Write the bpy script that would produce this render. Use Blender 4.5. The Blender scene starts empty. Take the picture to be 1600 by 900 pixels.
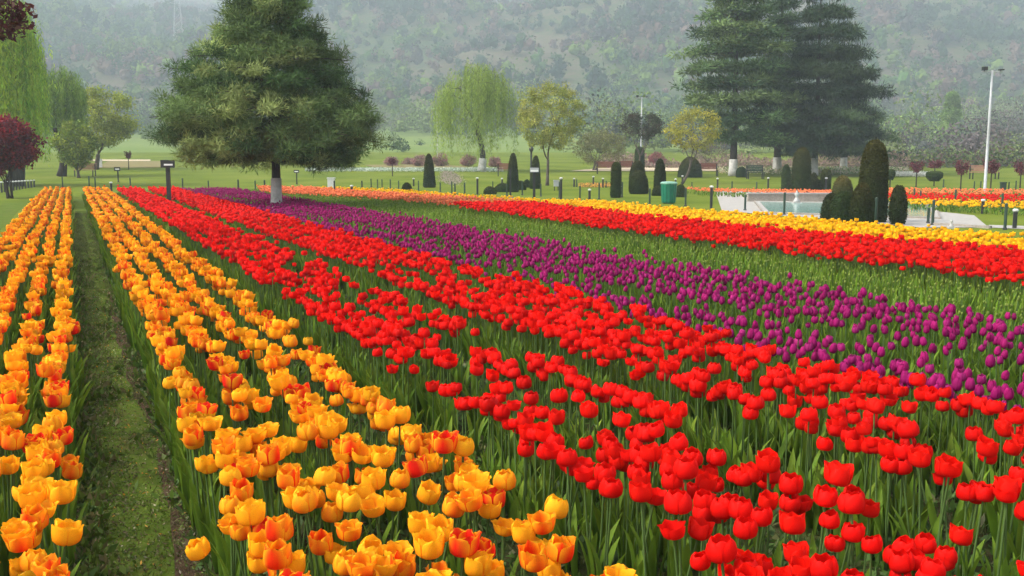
import bpy, bmesh, math, random
import numpy as np
R = math.radians
rng = np.random.default_rng(11)
random.seed(5)
SC = bpy.context.scene
COL = SC.collection

# ------------------------------------------------------------------ camera
CAM_H = 1.5; F = 1500.0; HOR = 250.0
PITCH = math.atan((450 - HOR) / F); YAW = R(24.5)
cd = bpy.data.cameras.new('camera'); cam = bpy.data.objects.new('camera', cd); COL.objects.link(cam)
cam.location = (0, 0, CAM_H); cam.rotation_euler = (R(90) - PITCH, 0, -YAW)
cd.sensor_width = 36; cd.lens = 36 * F / 1600; cd.clip_end = 6000; cd.clip_start = 0.05
SC.camera = cam

# ------------------------------------------------------------------ light
SUN_EL = 46; SUN_AZ = 283        # azimuth measured clockwise from +Y
w = bpy.data.worlds.new('World'); SC.world = w; w.use_nodes = True
nt = w.node_tree; nt.nodes.clear()
wo = nt.nodes.new('ShaderNodeOutputWorld'); bg = nt.nodes.new('ShaderNodeBackground')
sky = nt.nodes.new('ShaderNodeTexSky'); sky.sky_type = 'NISHITA'; sky.sun_disc = False
sky.sun_elevation = R(SUN_EL); sky.sun_rotation = R(SUN_AZ); sky.air_density = 1.0; sky.dust_density = 4.0
hs = nt.nodes.new('ShaderNodeHueSaturation'); hs.inputs['Saturation'].default_value = 0.38
nt.links.new(sky.outputs[0], hs.inputs['Color']); nt.links.new(hs.outputs[0], bg.inputs[0])
bg.inputs[1].default_value = 0.125; nt.links.new(bg.outputs[0], wo.inputs[0])
sd = bpy.data.lights.new('sun', 'SUN'); so = bpy.data.objects.new('sun', sd); COL.objects.link(so)
sd.energy = 1.5; sd.angle = R(10); sd.color = (1.0, 0.93, 0.82)
_e, _a = R(SUN_EL), R(SUN_AZ)
from mathutils import Vector, Matrix
sdir = Vector((math.sin(_a) * math.cos(_e), math.cos(_a) * math.cos(_e), math.sin(_e)))
so.rotation_euler = sdir.to_track_quat('Z', 'Y').to_euler()
SC.view_settings.view_transform = 'Standard'; SC.view_settings.look = 'None'
SC.view_settings.gamma = 1.0; SC.view_settings.use_curve_mapping = False
SC.view_settings.exposure = 1.75
SC.cycles.volume_bounces = 2; SC.cycles.max_bounces = 6; SC.cycles.transparent_max_bounces = 6
SC.cycles.diffuse_bounces = 3; SC.cycles.glossy_bounces = 2; SC.cycles.transmission_bounces = 3

# ------------------------------------------------------------------ terrain
KD = np.array([-60, 45, 60, 70, 85, 100, 120, 180, 250, 300, 380, 500, 700, 1000, 1500.])
KZ = np.array([0, 0, .22, .5, .95, 1.4, 2.1, 4.6, 8.0, 11.5, 27, 58, 105, 185, 330.])
sY, cY = math.sin(YAW), math.cos(YAW)
_perm = np.random.default_rng(3).random((64, 64))
def vnoise(u, v):
    u = np.asarray(u, float); v = np.asarray(v, float)
    iu = np.floor(u).astype(int); iv = np.floor(v).astype(int); fu = u - iu; fv = v - iv
    fu = fu * fu * (3 - 2 * fu); fv = fv * fv * (3 - 2 * fv)
    g = lambda a, b: _perm[a % 64, b % 64]
    return (g(iu, iv) * (1 - fu) + g(iu + 1, iv) * fu) * (1 - fv) + (g(iu, iv + 1) * (1 - fu) + g(iu + 1, iv + 1) * fu) * fv
def fbm(u, v, o=4):
    s = 0; a = .5; t = 0
    for i in range(o):
        s = s + a * vnoise(u * 2 ** i + 7.3 * i, v * 2 ** i + 3.1 * i); t += a; a *= .5
    return s / t
def terr(x, y):
    x = np.asarray(x, float); y = np.asarray(y, float)
    D = x * sY + y * cY; L = x * cY - y * sY
    z = (np.interp(D - 3, KD, KZ) + np.interp(D, KD, KZ) + np.interp(D + 3, KD, KZ)) / 3
    wgt = np.clip((D - 290) / 250, 0, 1); wgt = wgt * wgt * (3 - 2 * wgt)
    z = z + wgt * ((fbm(L / 190 + 3.2, D / 260 + 1.7) - .5) * 95 + (np.abs(fbm(L / 90, D / 120, 3) - .5)) * -40 + 6)
    return z
def ray(px, py):
    X = px - 800.0; U = 450.0 - py
    f = F * math.cos(PITCH) + U * math.sin(PITCH); u = U * math.cos(PITCH) - F * math.sin(PITCH)
    return np.array([X * cY + f * sY, -X * sY + f * cY, u]), f
def atz(px, py, z=0.0):
    d, f = ray(px, py); t = (z - CAM_H) / d[2]
    return np.array([d[0] * t, d[1] * t, z])
def G(px, py):                      # point of the ground seen at a pixel
    d, f = ray(px, py); lo = 2.0; D = 2.0
    while D < 1500:
        t = D / f; z = CAM_H + d[2] * t
        if z <= terr(d[0] * t, d[1] * t): break
        lo = D; D *= 1.01
    hi = D
    for _ in range(25):
        m = (lo + hi) / 2; t = m / f
        if CAM_H + d[2] * t <= terr(d[0] * t, d[1] * t): hi = m
        else: lo = m
    t = hi / f
    return np.array([d[0] * t, d[1] * t, float(terr(d[0] * t, d[1] * t))])
def atD(px, D, py=260):             # ground point at depth D in a pixel column
    d, f = ray(px, py); t = D / f
    return np.array([d[0] * t, d[1] * t, float(terr(d[0] * t, d[1] * t))])
def depth(P): return P[0] * sY + P[1] * cY
def hpx(P, py):                     # height above P that shows at row py
    d, f = ray(800, py); return CAM_H + depth(P) * d[2] / f - P[2]
def mpp(P):                         # metres per pixel at P
    return (depth(P) * math.cos(PITCH) + (CAM_H - P[2]) * math.sin(PITCH)) / F
def proj(P):
    P = np.atleast_2d(P); D = P[:, 0] * sY + P[:, 1] * cY; L = P[:, 0] * cY - P[:, 1] * sY; h = P[:, 2] - CAM_H
    zc = D * math.cos(PITCH) - h * math.sin(PITCH); up = D * math.sin(PITCH) + h * math.cos(PITCH)
    zc = np.where(zc < .05, .05, zc)
    return 800 + F * L / zc, 450 - F * up / zc, zc

# ------------------------------------------------------------------ mesh builder
class MB:
    def __init__(s): s.v = []; s.q = []; s.t = []; s.c = []; s.mq = []; s.mt = []; s.n = 0
    def add(s, V, Q=None, T=None, C=(1, 1, 1), m=0):
        V = np.asarray(V, float).reshape(-1, 3); s.v.append(V)
        C = np.asarray(C, float)
        if C.ndim == 1: C = np.tile(C, (len(V), 1))
        s.c.append(C)
        if Q is not None and len(Q):
            Q = np.asarray(Q, int).reshape(-1, 4); s.q.append(Q + s.n); s.mq.append(np.full(len(Q), m))
        if T is not None and len(T):
            T = np.asarray(T, int).reshape(-1, 3); s.t.append(T + s.n); s.mt.append(np.full(len(T), m))
        s.n += len(V)
    def box(s, x0, x1, y0, y1, z0, z1, C=(1, 1, 1), m=0, M=None):
        V = np.array([[x0, y0, z0], [x1, y0, z0], [x1, y1, z0], [x0, y1, z0], [x0, y0, z1], [x1, y0, z1], [x1, y1, z1], [x0, y1, z1]], float)
        if M is not None: V = V @ np.asarray(M).T
        s.add(V, [[0, 3, 2, 1], [4, 5, 6, 7], [0, 1, 5, 4], [1, 2, 6, 5], [2, 3, 7, 6], [3, 0, 4, 7]], C=C, m=m)
    def tube(s, pts, rad, n=6, C=(1, 1, 1), m=0, cap=True):
        P = np.asarray(pts, float); k = len(P); rad = np.broadcast_to(np.asarray(rad, float), (k,))
        tan = np.gradient(P, axis=0); tan /= np.linalg.norm(tan, axis=1, keepdims=True) + 1e-9
        ref = np.array([0, 0, 1.]) if abs(tan[0][2]) < .9 else np.array([1., 0, 0])
        a = np.cross(tan, ref); a /= np.linalg.norm(a, axis=1, keepdims=True) + 1e-9
        b = np.cross(tan, a); th = np.arange(n) * 2 * np.pi / n
        V = P[:, None] + rad[:, None, None] * (np.cos(th)[None, :, None] * a[:, None] + np.sin(th)[None, :, None] * b[:, None])
        i = np.arange(k - 1)[:, None] * n; j = np.arange(n)[None]; j2 = (j + 1) % n
        Q = np.stack([i + j, i + j2, i + n + j2, i + n + j], -1).reshape(-1, 4)
        V = V.reshape(-1, 3); T = []
        if cap:
            V = np.vstack([V, P[0], P[-1]]); o = k * n
            T = [[o, (q + 1) % n, q] for q in range(n)] + [[o + 1, (k - 1) * n + q, (k - 1) * n + (q + 1) % n] for q in range(n)]
        s.add(V, Q, T, C, m)
    def lathe(s, prof, n=16, C=(1, 1, 1), m=0, c=(0, 0), sx=1, sy=1):
        s.tube([(c[0], c[1], z) for r, z in prof], [max(r, .0005) for r, z in prof], n, C, m)
    def inst(s, V, Q, M, T, C=None, Cv=None, m=0):
        k = len(T); nv = len(V)
        W = np.einsum('kij,vj->kvi', M, V) + T[:, None]
        if Cv is None: Cv = np.ones((nv, 3))
        CC = np.broadcast_to(Cv[None] if Cv.ndim == 2 else Cv, (k, nv, 3))
        if C is not None: CC = CC * C[:, None]
        QQ = (Q[None] + (np.arange(k) * nv)[:, None, None]).reshape(-1, Q.shape[1])
        if Q.shape[1] == 4: s.add(W, QQ, None, np.ascontiguousarray(CC).reshape(-1, 3), m)
        else: s.add(W, None, QQ, np.ascontiguousarray(CC).reshape(-1, 3), m)
    def cards(s, P, Dr, L, W, C, m=0, g=None, gn=.45):
        n = len(P); Dr = Dr / (np.linalg.norm(Dr, axis=1, keepdims=True) + 1e-9)
        r = rng.normal(size=(n, 3)) * (1 if g is None else gn) + (0 if g is None else g); sd_ = np.cross(Dr, r); sd_ /= np.linalg.norm(sd_, axis=1, keepdims=True) + 1e-9
        L = np.broadcast_to(L, (n,))[:, None]; W = np.broadcast_to(W, (n,))[:, None]
        V = np.stack([P, P + Dr * L * .5 + sd_ * W * .5, P + Dr * L, P + Dr * L * .5 - sd_ * W * .5], 1)
        C = np.broadcast_to(C, (n, 3)); Q = np.arange(4 * n).reshape(n, 4)
        s.add(V, Q, None, np.repeat(C, 4, 0), m)
    def build(s, name, mats, parent=None, loc=None, smooth=False):
        V = np.concatenate(s.v); C = np.concatenate(s.c)
        Q = np.concatenate(s.q) if s.q else np.zeros((0, 4), int); T = np.concatenate(s.t) if s.t else np.zeros((0, 3), int)
        me = bpy.data.meshes.new(name); me.vertices.add(len(V)); me.vertices.foreach_set('co', V.astype(np.float32).ravel())
        me.loops.add(Q.size + T.size); me.loops.foreach_set('vertex_index', np.concatenate([Q.ravel(), T.ravel()]).astype(np.int32))
        nf = len(Q) + len(T); me.polygons.add(nf)
        tot = np.concatenate([np.full(len(Q), 4), np.full(len(T), 3)]); st = np.concatenate([[0], np.cumsum(tot)[:-1]])
        me.polygons.foreach_set('loop_start', st.astype(np.int32)); me.polygons.foreach_set('loop_total', tot.astype(np.int32))
        mi = np.concatenate(s.mq + s.mt) if (s.mq or s.mt) else np.zeros(0)
        me.polygons.foreach_set('material_index', mi.astype(np.int32))
        me.polygons.foreach_set('use_smooth', np.full(nf, bool(smooth)))
        me.update(calc_edges=True)
        at = me.color_attributes.new('Col', 'FLOAT_COLOR', 'POINT')
        at.data.foreach_set('color', np.hstack([C, np.ones((len(C), 1))]).astype(np.float32).ravel())
        for mm in (mats if isinstance(mats, (list, tuple)) else [mats]): me.materials.append(mm)
        o = bpy.data.objects.new(name, me); COL.objects.link(o)
        if parent: o.parent = parent
        if loc is not None: o.location = loc
        return o
def tag(o, label=None, cat=None, group=None, kind=None):
    if label: o['label'] = label
    if cat: o['category'] = cat
    if group: o['group'] = group
    if kind: o['kind'] = kind
    return o
def thing(name, P, label, cat, group=None):
    o = bpy.data.objects.new(name, None); COL.objects.link(o); o.location = P; o.empty_display_size = .2
    return tag(o, label, cat, group)

# ------------------------------------------------------------------ materials
def newmat(name):
    m = bpy.data.materials.new(name); m.use_nodes = True; n = m.node_tree; n.nodes.clear()
    out = n.nodes.new('ShaderNodeOutputMaterial'); return m, n, out
def leafmat(name, rough=.6, trans=.3, spec=.3, tint=(1, 1, 1), nscale=3.0, amt=.35):
    m, n, out = newmat(name)
    at = n.nodes.new('ShaderNodeAttribute'); at.attribute_name = 'Col'
    tc = n.nodes.new('ShaderNodeTexCoord'); no = n.nodes.new('ShaderNodeTexNoise'); no.inputs['Scale'].default_value = nscale
    no.inputs['Detail'].default_value = 3
    n.links.new(tc.outputs['Object'], no.inputs['Vector'])
    mr = n.nodes.new('ShaderNodeMapRange'); mr.inputs[1].default_value = .25; mr.inputs[2].default_value = .75
    mr.inputs[3].default_value = 1 - amt; mr.inputs[4].default_value = 1 + amt; n.links.new(no.outputs[0], mr.inputs[0])
    mx = n.nodes.new('ShaderNodeVectorMath'); mx.operation = 'SCALE'; n.links.new(at.outputs['Color'], mx.inputs[0]); n.links.new(mr.outputs[0], mx.inputs['Scale'])
    p = n.nodes.new('ShaderNodeBsdfPrincipled'); p.inputs['Roughness'].default_value = rough
    p.inputs['Specular IOR Level'].default_value = spec; n.links.new(mx.outputs[0], p.inputs['Base Color'])
    if trans > 0:
        t = n.nodes.new('ShaderNodeBsdfTranslucent'); n.links.new(mx.outputs[0], t.inputs[0])
        ms = n.nodes.new('ShaderNodeMixShader'); ms.inputs[0].default_value = trans
        n.links.new(p.outputs[0], ms.inputs[1]); n.links.new(t.outputs[0], ms.inputs[2]); n.links.new(ms.outputs[0], out.inputs[0])
    else: n.links.new(p.outputs[0], out.inputs[0])
    return m
def noisemat(name, cols, scale=5.0, rough=.8, detail=5, bump=0.0, scale2=None, coord='Object', spec=.3, dist=.02, stretch=None):
    m, n, out = newmat(name)
    tc = n.nodes.new('ShaderNodeTexCoord'); src = tc.outputs[coord]
    if stretch:
        mp = n.nodes.new('ShaderNodeMapping'); mp.inputs['Scale'].default_value = stretch; n.links.new(src, mp.inputs[0]); src = mp.outputs[0]
    no = n.nodes.new('ShaderNodeTexNoise'); no.inputs['Scale'].default_value = scale; no.inputs['Detail'].default_value = detail
    no.inputs['Roughness'].default_value = .65
    n.links.new(src, no.inputs['Vector']); f = no.outputs[0]
    if scale2:
        n2 = n.nodes.new('ShaderNodeTexNoise'); n2.inputs['Scale'].default_value = scale2; n2.inputs['Detail'].default_value = 4
        n.links.new(src, n2.inputs['Vector'])
        mm = n.nodes.new('ShaderNodeMath'); mm.operation = 'ADD'; n.links.new(f, mm.inputs[0]); n.links.new(n2.outputs[0], mm.inputs[1])
        m2 = n.nodes.new('ShaderNodeMath'); m2.operation = 'MULTIPLY'; m2.inputs[1].default_value = .5; n.links.new(mm.outputs[0], m2.inputs[0]); f2 = m2.outputs[0]
    else: f2 = f
    cr = n.nodes.new('ShaderNodeValToRGB'); el = cr.color_ramp.elements
    k = len(cols)
    for i, c in enumerate(cols):
        pos = .3 + .4 * i / max(1, k - 1)
        e = el[i] if i < 2 else el.new(pos)
        e.position = pos; e.color = (*c, 1)
    n.links.new(f2, cr.inputs[0])
    p = n.nodes.new('ShaderNodeBsdfPrincipled'); p.inputs['Roughness'].default_value = rough; p.inputs['Specular IOR Level'].default_value = spec
    n.links.new(cr.outputs[0], p.inputs['Base Color'])
    if bump:
        b = n.nodes.new('ShaderNodeBump'); b.inputs['Strength'].default_value = bump; b.inputs['Distance'].default_value = dist
        n.links.new(f, b.inputs['Height']); n.links.new(b.outputs[0], p.inputs['Normal'])
    n.links.new(p.outputs[0], out.inputs[0]); return m
M_petal = leafmat('petal', .6, .38, .10, nscale=30, amt=.10)
M_tleaf = leafmat('tulip_leaf', .6, .30, .12, nscale=14, amt=.2)
M_leaf = leafmat('foliage', .65, .28, .15, nscale=1.2, amt=.2)
M_needle = leafmat('needles', .7, .12, .12, nscale=.9, amt=.2)
M_yew = leafmat('clipped_yew', .85, .08, .08, nscale=2.5, amt=.3)
M_wood = leafmat('hillside_foliage', .9, .1, .03, nscale=.05, amt=.2)
M_bark = noisemat('bark', [(.035, .028, .02), (.09, .07, .055), (.14, .12, .10)], 6, .9, bump=.5, stretch=(3, 3, .6))
M_darkbark = noisemat('dark_bark', [(.015, .012, .010), (.035, .028, .022), (.06, .05, .04)], 6, .9, bump=.5, stretch=(3, 3, .6))
M_lime = noisemat('limewash', [(.28, .27, .24), (.48, .47, .44), (.58, .57, .54)], 5, .9, bump=.3)
M_grass = noisemat('lawn_grass', [(.060, .085, .008), (.095, .135, .012), (.14, .175, .020), (.18, .17, .045)], 34, .9, bump=.6, scale2=.22, spec=.04)
M_field = noisemat('far_field_grass', [(.08, .12, .03), (.12, .18, .04), (.16, .21, .06), (.22, .20, .10)], 1.3, .95, scale2=.035, stretch=(1, 1, 1), spec=.04)
M_hill = noisemat('hillside_ground', [(.035, .065, .022), (.06, .085, .030), (.11, .085, .06), (.06, .10, .03)], .35, .95, scale2=.012, spec=.04)
M_path = noisemat('mossy_path', [(.045, .040, .014), (.070, .095, .014), (.085, .135, .016), (.11, .12, .03), (.07, .06, .025)], 24, .95, bump=.8, scale2=2.6, spec=.04)
M_soil = noisemat('bed_soil', [(.020, .015, .010), (.045, .038, .018), (.05, .07, .018), (.08, .06, .035)], 30, .95, bump=.8, scale2=2.0, spec=.04)
M_dirt = noisemat('bare_soil', [(.05, .035, .02), (.09, .06, .035), (.12, .085, .05)], 40, .95, bump=.9, scale2=3, spec=.04)
M_pave = noisemat('pale_paving', [(.26, .24, .22), (.34, .32, .29), (.40, .375, .34)], 3, .8, scale2=14, bump=.1)
M_stone = noisemat('pool_stone', [(.18, .16, .13), (.28, .25, .21), (.36, .33, .28)], 4, .85, scale2=20, bump=.3)
M_white = noisemat('white_marble', [(.34, .33, .31), (.46, .45, .43)], 5, .5)
M_black = noisemat('black_paint', [(.008, .010, .009), (.02, .022, .02)], 8, .4, spec=.5)
M_green = noisemat('dark_green_paint', [(.010, .030, .018), (.02, .05, .03)], 8, .45, spec=.5)
M_bin = noisemat('bin_green', [(.0, .10, .055), (.0, .15, .085)], 6, .4, spec=.5)
M_binlid = noisemat('bin_lid_green', [(.15, .32, .24), (.22, .40, .31)], 6, .4, spec=.5)
M_cap = noisemat('lamp_white', [(.5, .5, .48), (.62, .62, .6)], 5, .4)
M_grey = noisemat('grey_steel', [(.30, .31, .32), (.42, .43, .44)], 3, .5, spec=.5)
M_bench = noisemat('bench_wood', [(.14, .045, .03), (.22, .075, .05)], 6, .7, stretch=(1, 12, 12))
M_bench2 = noisemat('pale_bench_wood', [(.30, .15, .10), (.40, .22, .15)], 6, .7)
M_text = noisemat('sign_white', [(.75, .75, .73), (.85, .85, .83)], 5, .6)
M_buff = noisemat('buff_path', [(.45, .36, .24), (.6, .5, .36)], 2, .9, scale2=9, spec=.04)
M_tan = noisemat('tan_soil', [(.12, .13, .04), (.21, .17, .08), (.13, .16, .04)], .8, .95, scale2=4, spec=.04)
M_cover = leafmat('ground_cover', .6, .25, .3, nscale=20, amt=.2)
def watermat():
    m, n, out = newmat('pool_water')
    p = n.nodes.new('ShaderNodeBsdfPrincipled'); p.inputs['Base Color'].default_value = (.20, .36, .31, 1); p.inputs['Roughness'].default_value = .12
    tc = n.nodes.new('ShaderNodeTexCoord'); no = n.nodes.new('ShaderNodeTexNoise'); no.inputs['Scale'].default_value = 6
    b = n.nodes.new('ShaderNodeBump'); b.inputs['Strength'].default_value = .25; b.inputs['Distance'].default_value = .03
    n.links.new(tc.outputs['Object'], no.inputs[0]); n.links.new(no.outputs[0], b.inputs['Height']); n.links.new(b.outputs[0], p.inputs['Normal'])
    n.links.new(p.outputs[0], out.inputs[0]); return m
M_water = watermat()

# ------------------------------------------------------------------ ground sheets
def grid_sheet(name, Ds, Ls, mat, label=None):
    DD, LL = np.meshgrid(Ds, Ls, indexing='ij')
    x = DD * sY + LL * cY; y = DD * cY - LL * sY; z = terr(x, y)
    nD, nL = DD.shape; i = np.arange(nD - 1)[:, None] * nL; j = np.arange(nL - 1)[None]
    Q = np.stack([i + j, i + j + 1, i + nL + j + 1, i + nL + j], -1).reshape(-1, 4)[:, ::-1]
    mb = MB(); mb.add(np.stack([x, y, z], -1).reshape(-1, 3), Q)
    return tag(mb.build(name, mat, smooth=True), kind='structure')
grid_sheet('ground', np.concatenate([np.arange(-40, 40, 8.), np.arange(40, 131, 2.)]), np.linspace(-170, 170, 60), M_grass)
grid_sheet('field', np.concatenate([np.arange(130, 300, 8.), [300.]]), np.linspace(-420, 420, 80), M_field)
grid_sheet('hillside', np.concatenate([np.arange(300, 700, 9.), np.arange(700, 1501, 20.)]), np.linspace(-1100, 1100, 170), M_hill)
def strip(name, a, b, c, d, mat, dz, n=12, k=4, px=True):
    """sheet on the ground: a,b = far corners (left, right), c,d = near corners (left, right)"""
    if px: a, b, c, d = [G(*q) for q in (a, b, c, d)]
    a, b, c, d = [np.asarray(q, float)[:2] for q in (a, b, c, d)]
    u = np.linspace(0, 1, n + 1)[None, :, None]; v = np.linspace(0, 1, k + 1)[:, None, None]
    XY = (a * (1 - u) + b * u) * (1 - v) + (c * (1 - u) + d * u) * v
    z = terr(XY[..., 0], XY[..., 1]) + dz
    V = np.concatenate([XY, z[..., None]], -1).reshape(-1, 3)
    i = np.arange(k)[:, None] * (n + 1); j = np.arange(n)[None]
    Q = np.stack([i + j, i + n + 1 + j, i + n + 2 + j, i + j + 1], -1).reshape(-1, 4)
    mb = MB(); mb.add(V, Q); return tag(mb.build(name, mat), kind='structure')

# lateral offset (world X) of a line through the rows' vanishing point with picture slope m
def Xm(m, z=.5): return atz(110 + m * 300, HOR + 2 + 300, z)[0]
X_L, X_R = Xm(-.95), Xm(13.6)
YEND = 40.0
strip('bed_soil', (X_L, YEND), (Xm(14.2), YEND), (X_L, -1.5), (Xm(14.2), -1.5), M_soil, .004, 4, 24, px=False)
PX0, PX1 = Xm(.06), Xm(.44)
strip('path', (PX0, YEND + 1), (PX1, YEND + 1), (PX0, -1.5), (PX1, -1.5), M_path, .008, 2, 30, px=False)
# worn bare soil along the right side of the path
mb = MB(); yy = np.arange(0, 12, .15); wl = PX1 + .01 - .16 * np.clip(fbm(yy * 1.7, yy * 0 + 2.2) - .15, 0, 1) ; wr = PX1 + .01 + 0 * yy
V = np.concatenate([np.stack([wl, yy, yy * 0 + .012], -1), np.stack([wr, yy, yy * 0 + .012], -1)]); k = len(yy)
mb.add(V, [[i, k + i, k + i + 1, i + 1] for i in range(k - 1)]); tag(mb.build('bare_soil', M_dirt), kind='structure')
XG = X_L
strip('left_path', (XG - 1.3, 38), (XG - .55, 38), (XG - 1.3, 0), (XG - .55, 0), M_path, .004, 2, 20, px=False)
# distant paths and soil strips
strip('buff_path', (955, 262), (1130, 262), (890, 268), (1130, 268), M_buff, .05)
strip('buff_path', (140, 250), (235, 250), (140, 252), (235, 252), M_buff, .05)
strip('tan_soil', (170, 251.5), (262, 252.5), (150, 263), (262, 262), M_tan, .04)
strip('tan_soil', (570, 258), (700, 258), (590, 264), (760, 264), M_tan, .04)
strip('paving', (1118, 299), (1300, 299), (1128, 330), (1300, 343), M_pave, .008, 12, 8)
strip('paving', (1300, 299), (1440, 318), (1300, 343), (1440, 356), M_pave, .009, 12, 8)
strip('paving', (1440, 328), (1522, 337), (1440, 356), (1545, 356), M_pave, .010, 8, 6)
strip('paving', (1545, 352), (1660, 355), (1545, 356), (1660, 361), M_pave, .010, 8, 2)

# ------------------------------------------------------------------ tulips
def petal_set(prof, Wmax, nu, nv, tip=1.0, inner=.86, colf=None, twist=.0, seed=0, ruffle=.0):
    r_ = np.random.default_rng(seed); Vs = []; Qs = []; Cs = []; o = 0
    vv = np.linspace(0, 1, nv + 1) ** .78; pr = np.array(prof)
    for k in range(6):
        inn = k % 2; ph0 = k * np.pi / 3 + r_.normal() * .06; sc = inner if inn else 1; dz = .02 if inn else 0
        open_ = r_.normal() * .05; hk = 1 + r_.normal() * .05
        rr = np.interp(vv, pr[:, 0], pr[:, 1]) * sc; zz = np.interp(vv, pr[:, 0], pr[:, 2]) * hk + dz
        rr = rr + open_ * vv ** 2
        W = Wmax * np.sqrt(np.clip(1 - np.clip((vv - .5) / (.5 * tip), -1, 1) ** 4, 0, 1)); W[-1] = Wmax * .30; W[0] = Wmax * .5
        u = np.linspace(-1, 1, nu + 1)
        U, V_ = np.meshgrid(u, vv); idx = np.arange(nv + 1)
        phi = ph0 + U * W[:, None] + twist * V_
        rad = rr[:, None] * (1 - .10 * U ** 2 * (0.3 + V_)) + ruffle * np.sin(U * 6 + k) * V_ ** 3
        z = zz[:, None] - .07 * (U ** 2) * V_ + ruffle * np.cos(U * 7 + k) * V_ ** 3
        Vs.append(np.stack([rad * np.cos(phi), rad * np.sin(phi), z], -1).reshape(-1, 3))
        i = np.arange(nv)[:, None] * (nu + 1); j = np.arange(nu)[None]
        Qs.append(np.stack([i + j, i + j + 1, i + nu + 2 + j, i + nu + 1 + j], -1).reshape(-1, 4) + o)
        Cs.append(colf(U, V_, k, r_).reshape(-1, 3)); o += (nu + 1) * (nv + 1)
    return np.concatenate(Vs), np.concatenate(Qs), np.concatenate(Cs)
OPEN = [(0, .04, 0), (.15, .30, .05), (.35, .46, .24), (.6, .50, .55), (.82, .49, .84), (1, .52, 1.0)]
WIDE = [(0, .04, 0), (.15, .32, .04), (.35, .50, .20), (.6, .57, .50), (.82, .60, .78), (1, .68, .90)]
CUP = [(0, .04, 0), (.15, .30, .04), (.35, .47, .22), (.6, .50, .52), (.82, .44, .80), (1, .34, .98)]
EGG = [(0, .04, 0), (.15, .26, .05), (.35, .42, .28), (.6, .43, .62), (.82, .32, .95), (1, .14, 1.15)]
def lerp(a, b, t): return np.asarray(a) * (1 - t)[..., None] + np.asarray(b) * t[..., None]
def orange_col(fl, base=(.93, .35, .008), hot=(.80, .035, .004), tip=(.95, .50, .014)):
    def f(U, V, k, r_):
        a = fl * (1 + r_.normal() * .35); t = np.clip(a * (1.15 - np.abs(U) ** 1.4) * (1 - .5 * V) * 1.3 - .15 * np.abs(U), 0, 1)
        c = lerp(base, tip, np.clip(V * .8 + .3 * np.abs(U), 0, 1)); return c * (1 - t)[..., None] + np.array(hot) * t[..., None]
    return f
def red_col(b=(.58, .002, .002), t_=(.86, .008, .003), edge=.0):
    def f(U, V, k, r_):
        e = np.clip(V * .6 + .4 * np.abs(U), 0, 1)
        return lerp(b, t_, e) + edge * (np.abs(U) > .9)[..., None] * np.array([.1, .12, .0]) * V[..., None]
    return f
VAR = {
 'orange': [
   ('yellow-orange', OPEN, orange_col(.12), 1.00), ('yellow-orange', WIDE, orange_col(.2), .86), ('golden', CUP, orange_col(.05, (.95, .40, .015)), .92),
   ('orange flamed with red', OPEN, orange_col(.8), 1.0), ('orange flamed with red', WIDE, orange_col(.7), .86), ('orange', CUP, orange_col(.42), .95),
   ('red with orange edges', OPEN, orange_col(1.5, (.92, .20, .01), (.78, .02, .008)), .98), ('yellow-orange', OPEN, orange_col(.02, (.95, .38, .012)), .95)],
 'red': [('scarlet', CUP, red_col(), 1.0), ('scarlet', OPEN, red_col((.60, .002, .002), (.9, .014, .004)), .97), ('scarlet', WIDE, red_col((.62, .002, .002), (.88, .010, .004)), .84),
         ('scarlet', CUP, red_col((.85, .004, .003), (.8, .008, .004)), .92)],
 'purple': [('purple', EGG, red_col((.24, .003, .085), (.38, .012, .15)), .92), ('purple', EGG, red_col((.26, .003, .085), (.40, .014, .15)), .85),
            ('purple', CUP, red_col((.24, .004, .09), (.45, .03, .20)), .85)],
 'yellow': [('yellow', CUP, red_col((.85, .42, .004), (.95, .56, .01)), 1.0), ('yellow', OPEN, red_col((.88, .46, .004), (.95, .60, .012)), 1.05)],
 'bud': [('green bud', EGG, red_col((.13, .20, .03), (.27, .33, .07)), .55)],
 'coral': [('coral', CUP, red_col((.85, .16, .05), (.92, .30, .12)), 1.0)],
}
PROPW = {'orange': [.22, .14, .10, .17, .13, .10, .09, .05], 'red': [.4, .3, .1, .2], 'purple': [.4, .35, .25], 'yellow': [.6, .4], 'bud': [1], 'coral': [1]}
SIZE = {'orange': .076, 'red': .071, 'purple': .056, 'yellow': .066, 'bud': .043, 'coral': .07}
HEAD = {'orange': .43, 'red': .42, 'purple': .38, 'yellow': .40, 'bud': .33, 'coral': .3}
TPL = {}
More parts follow.
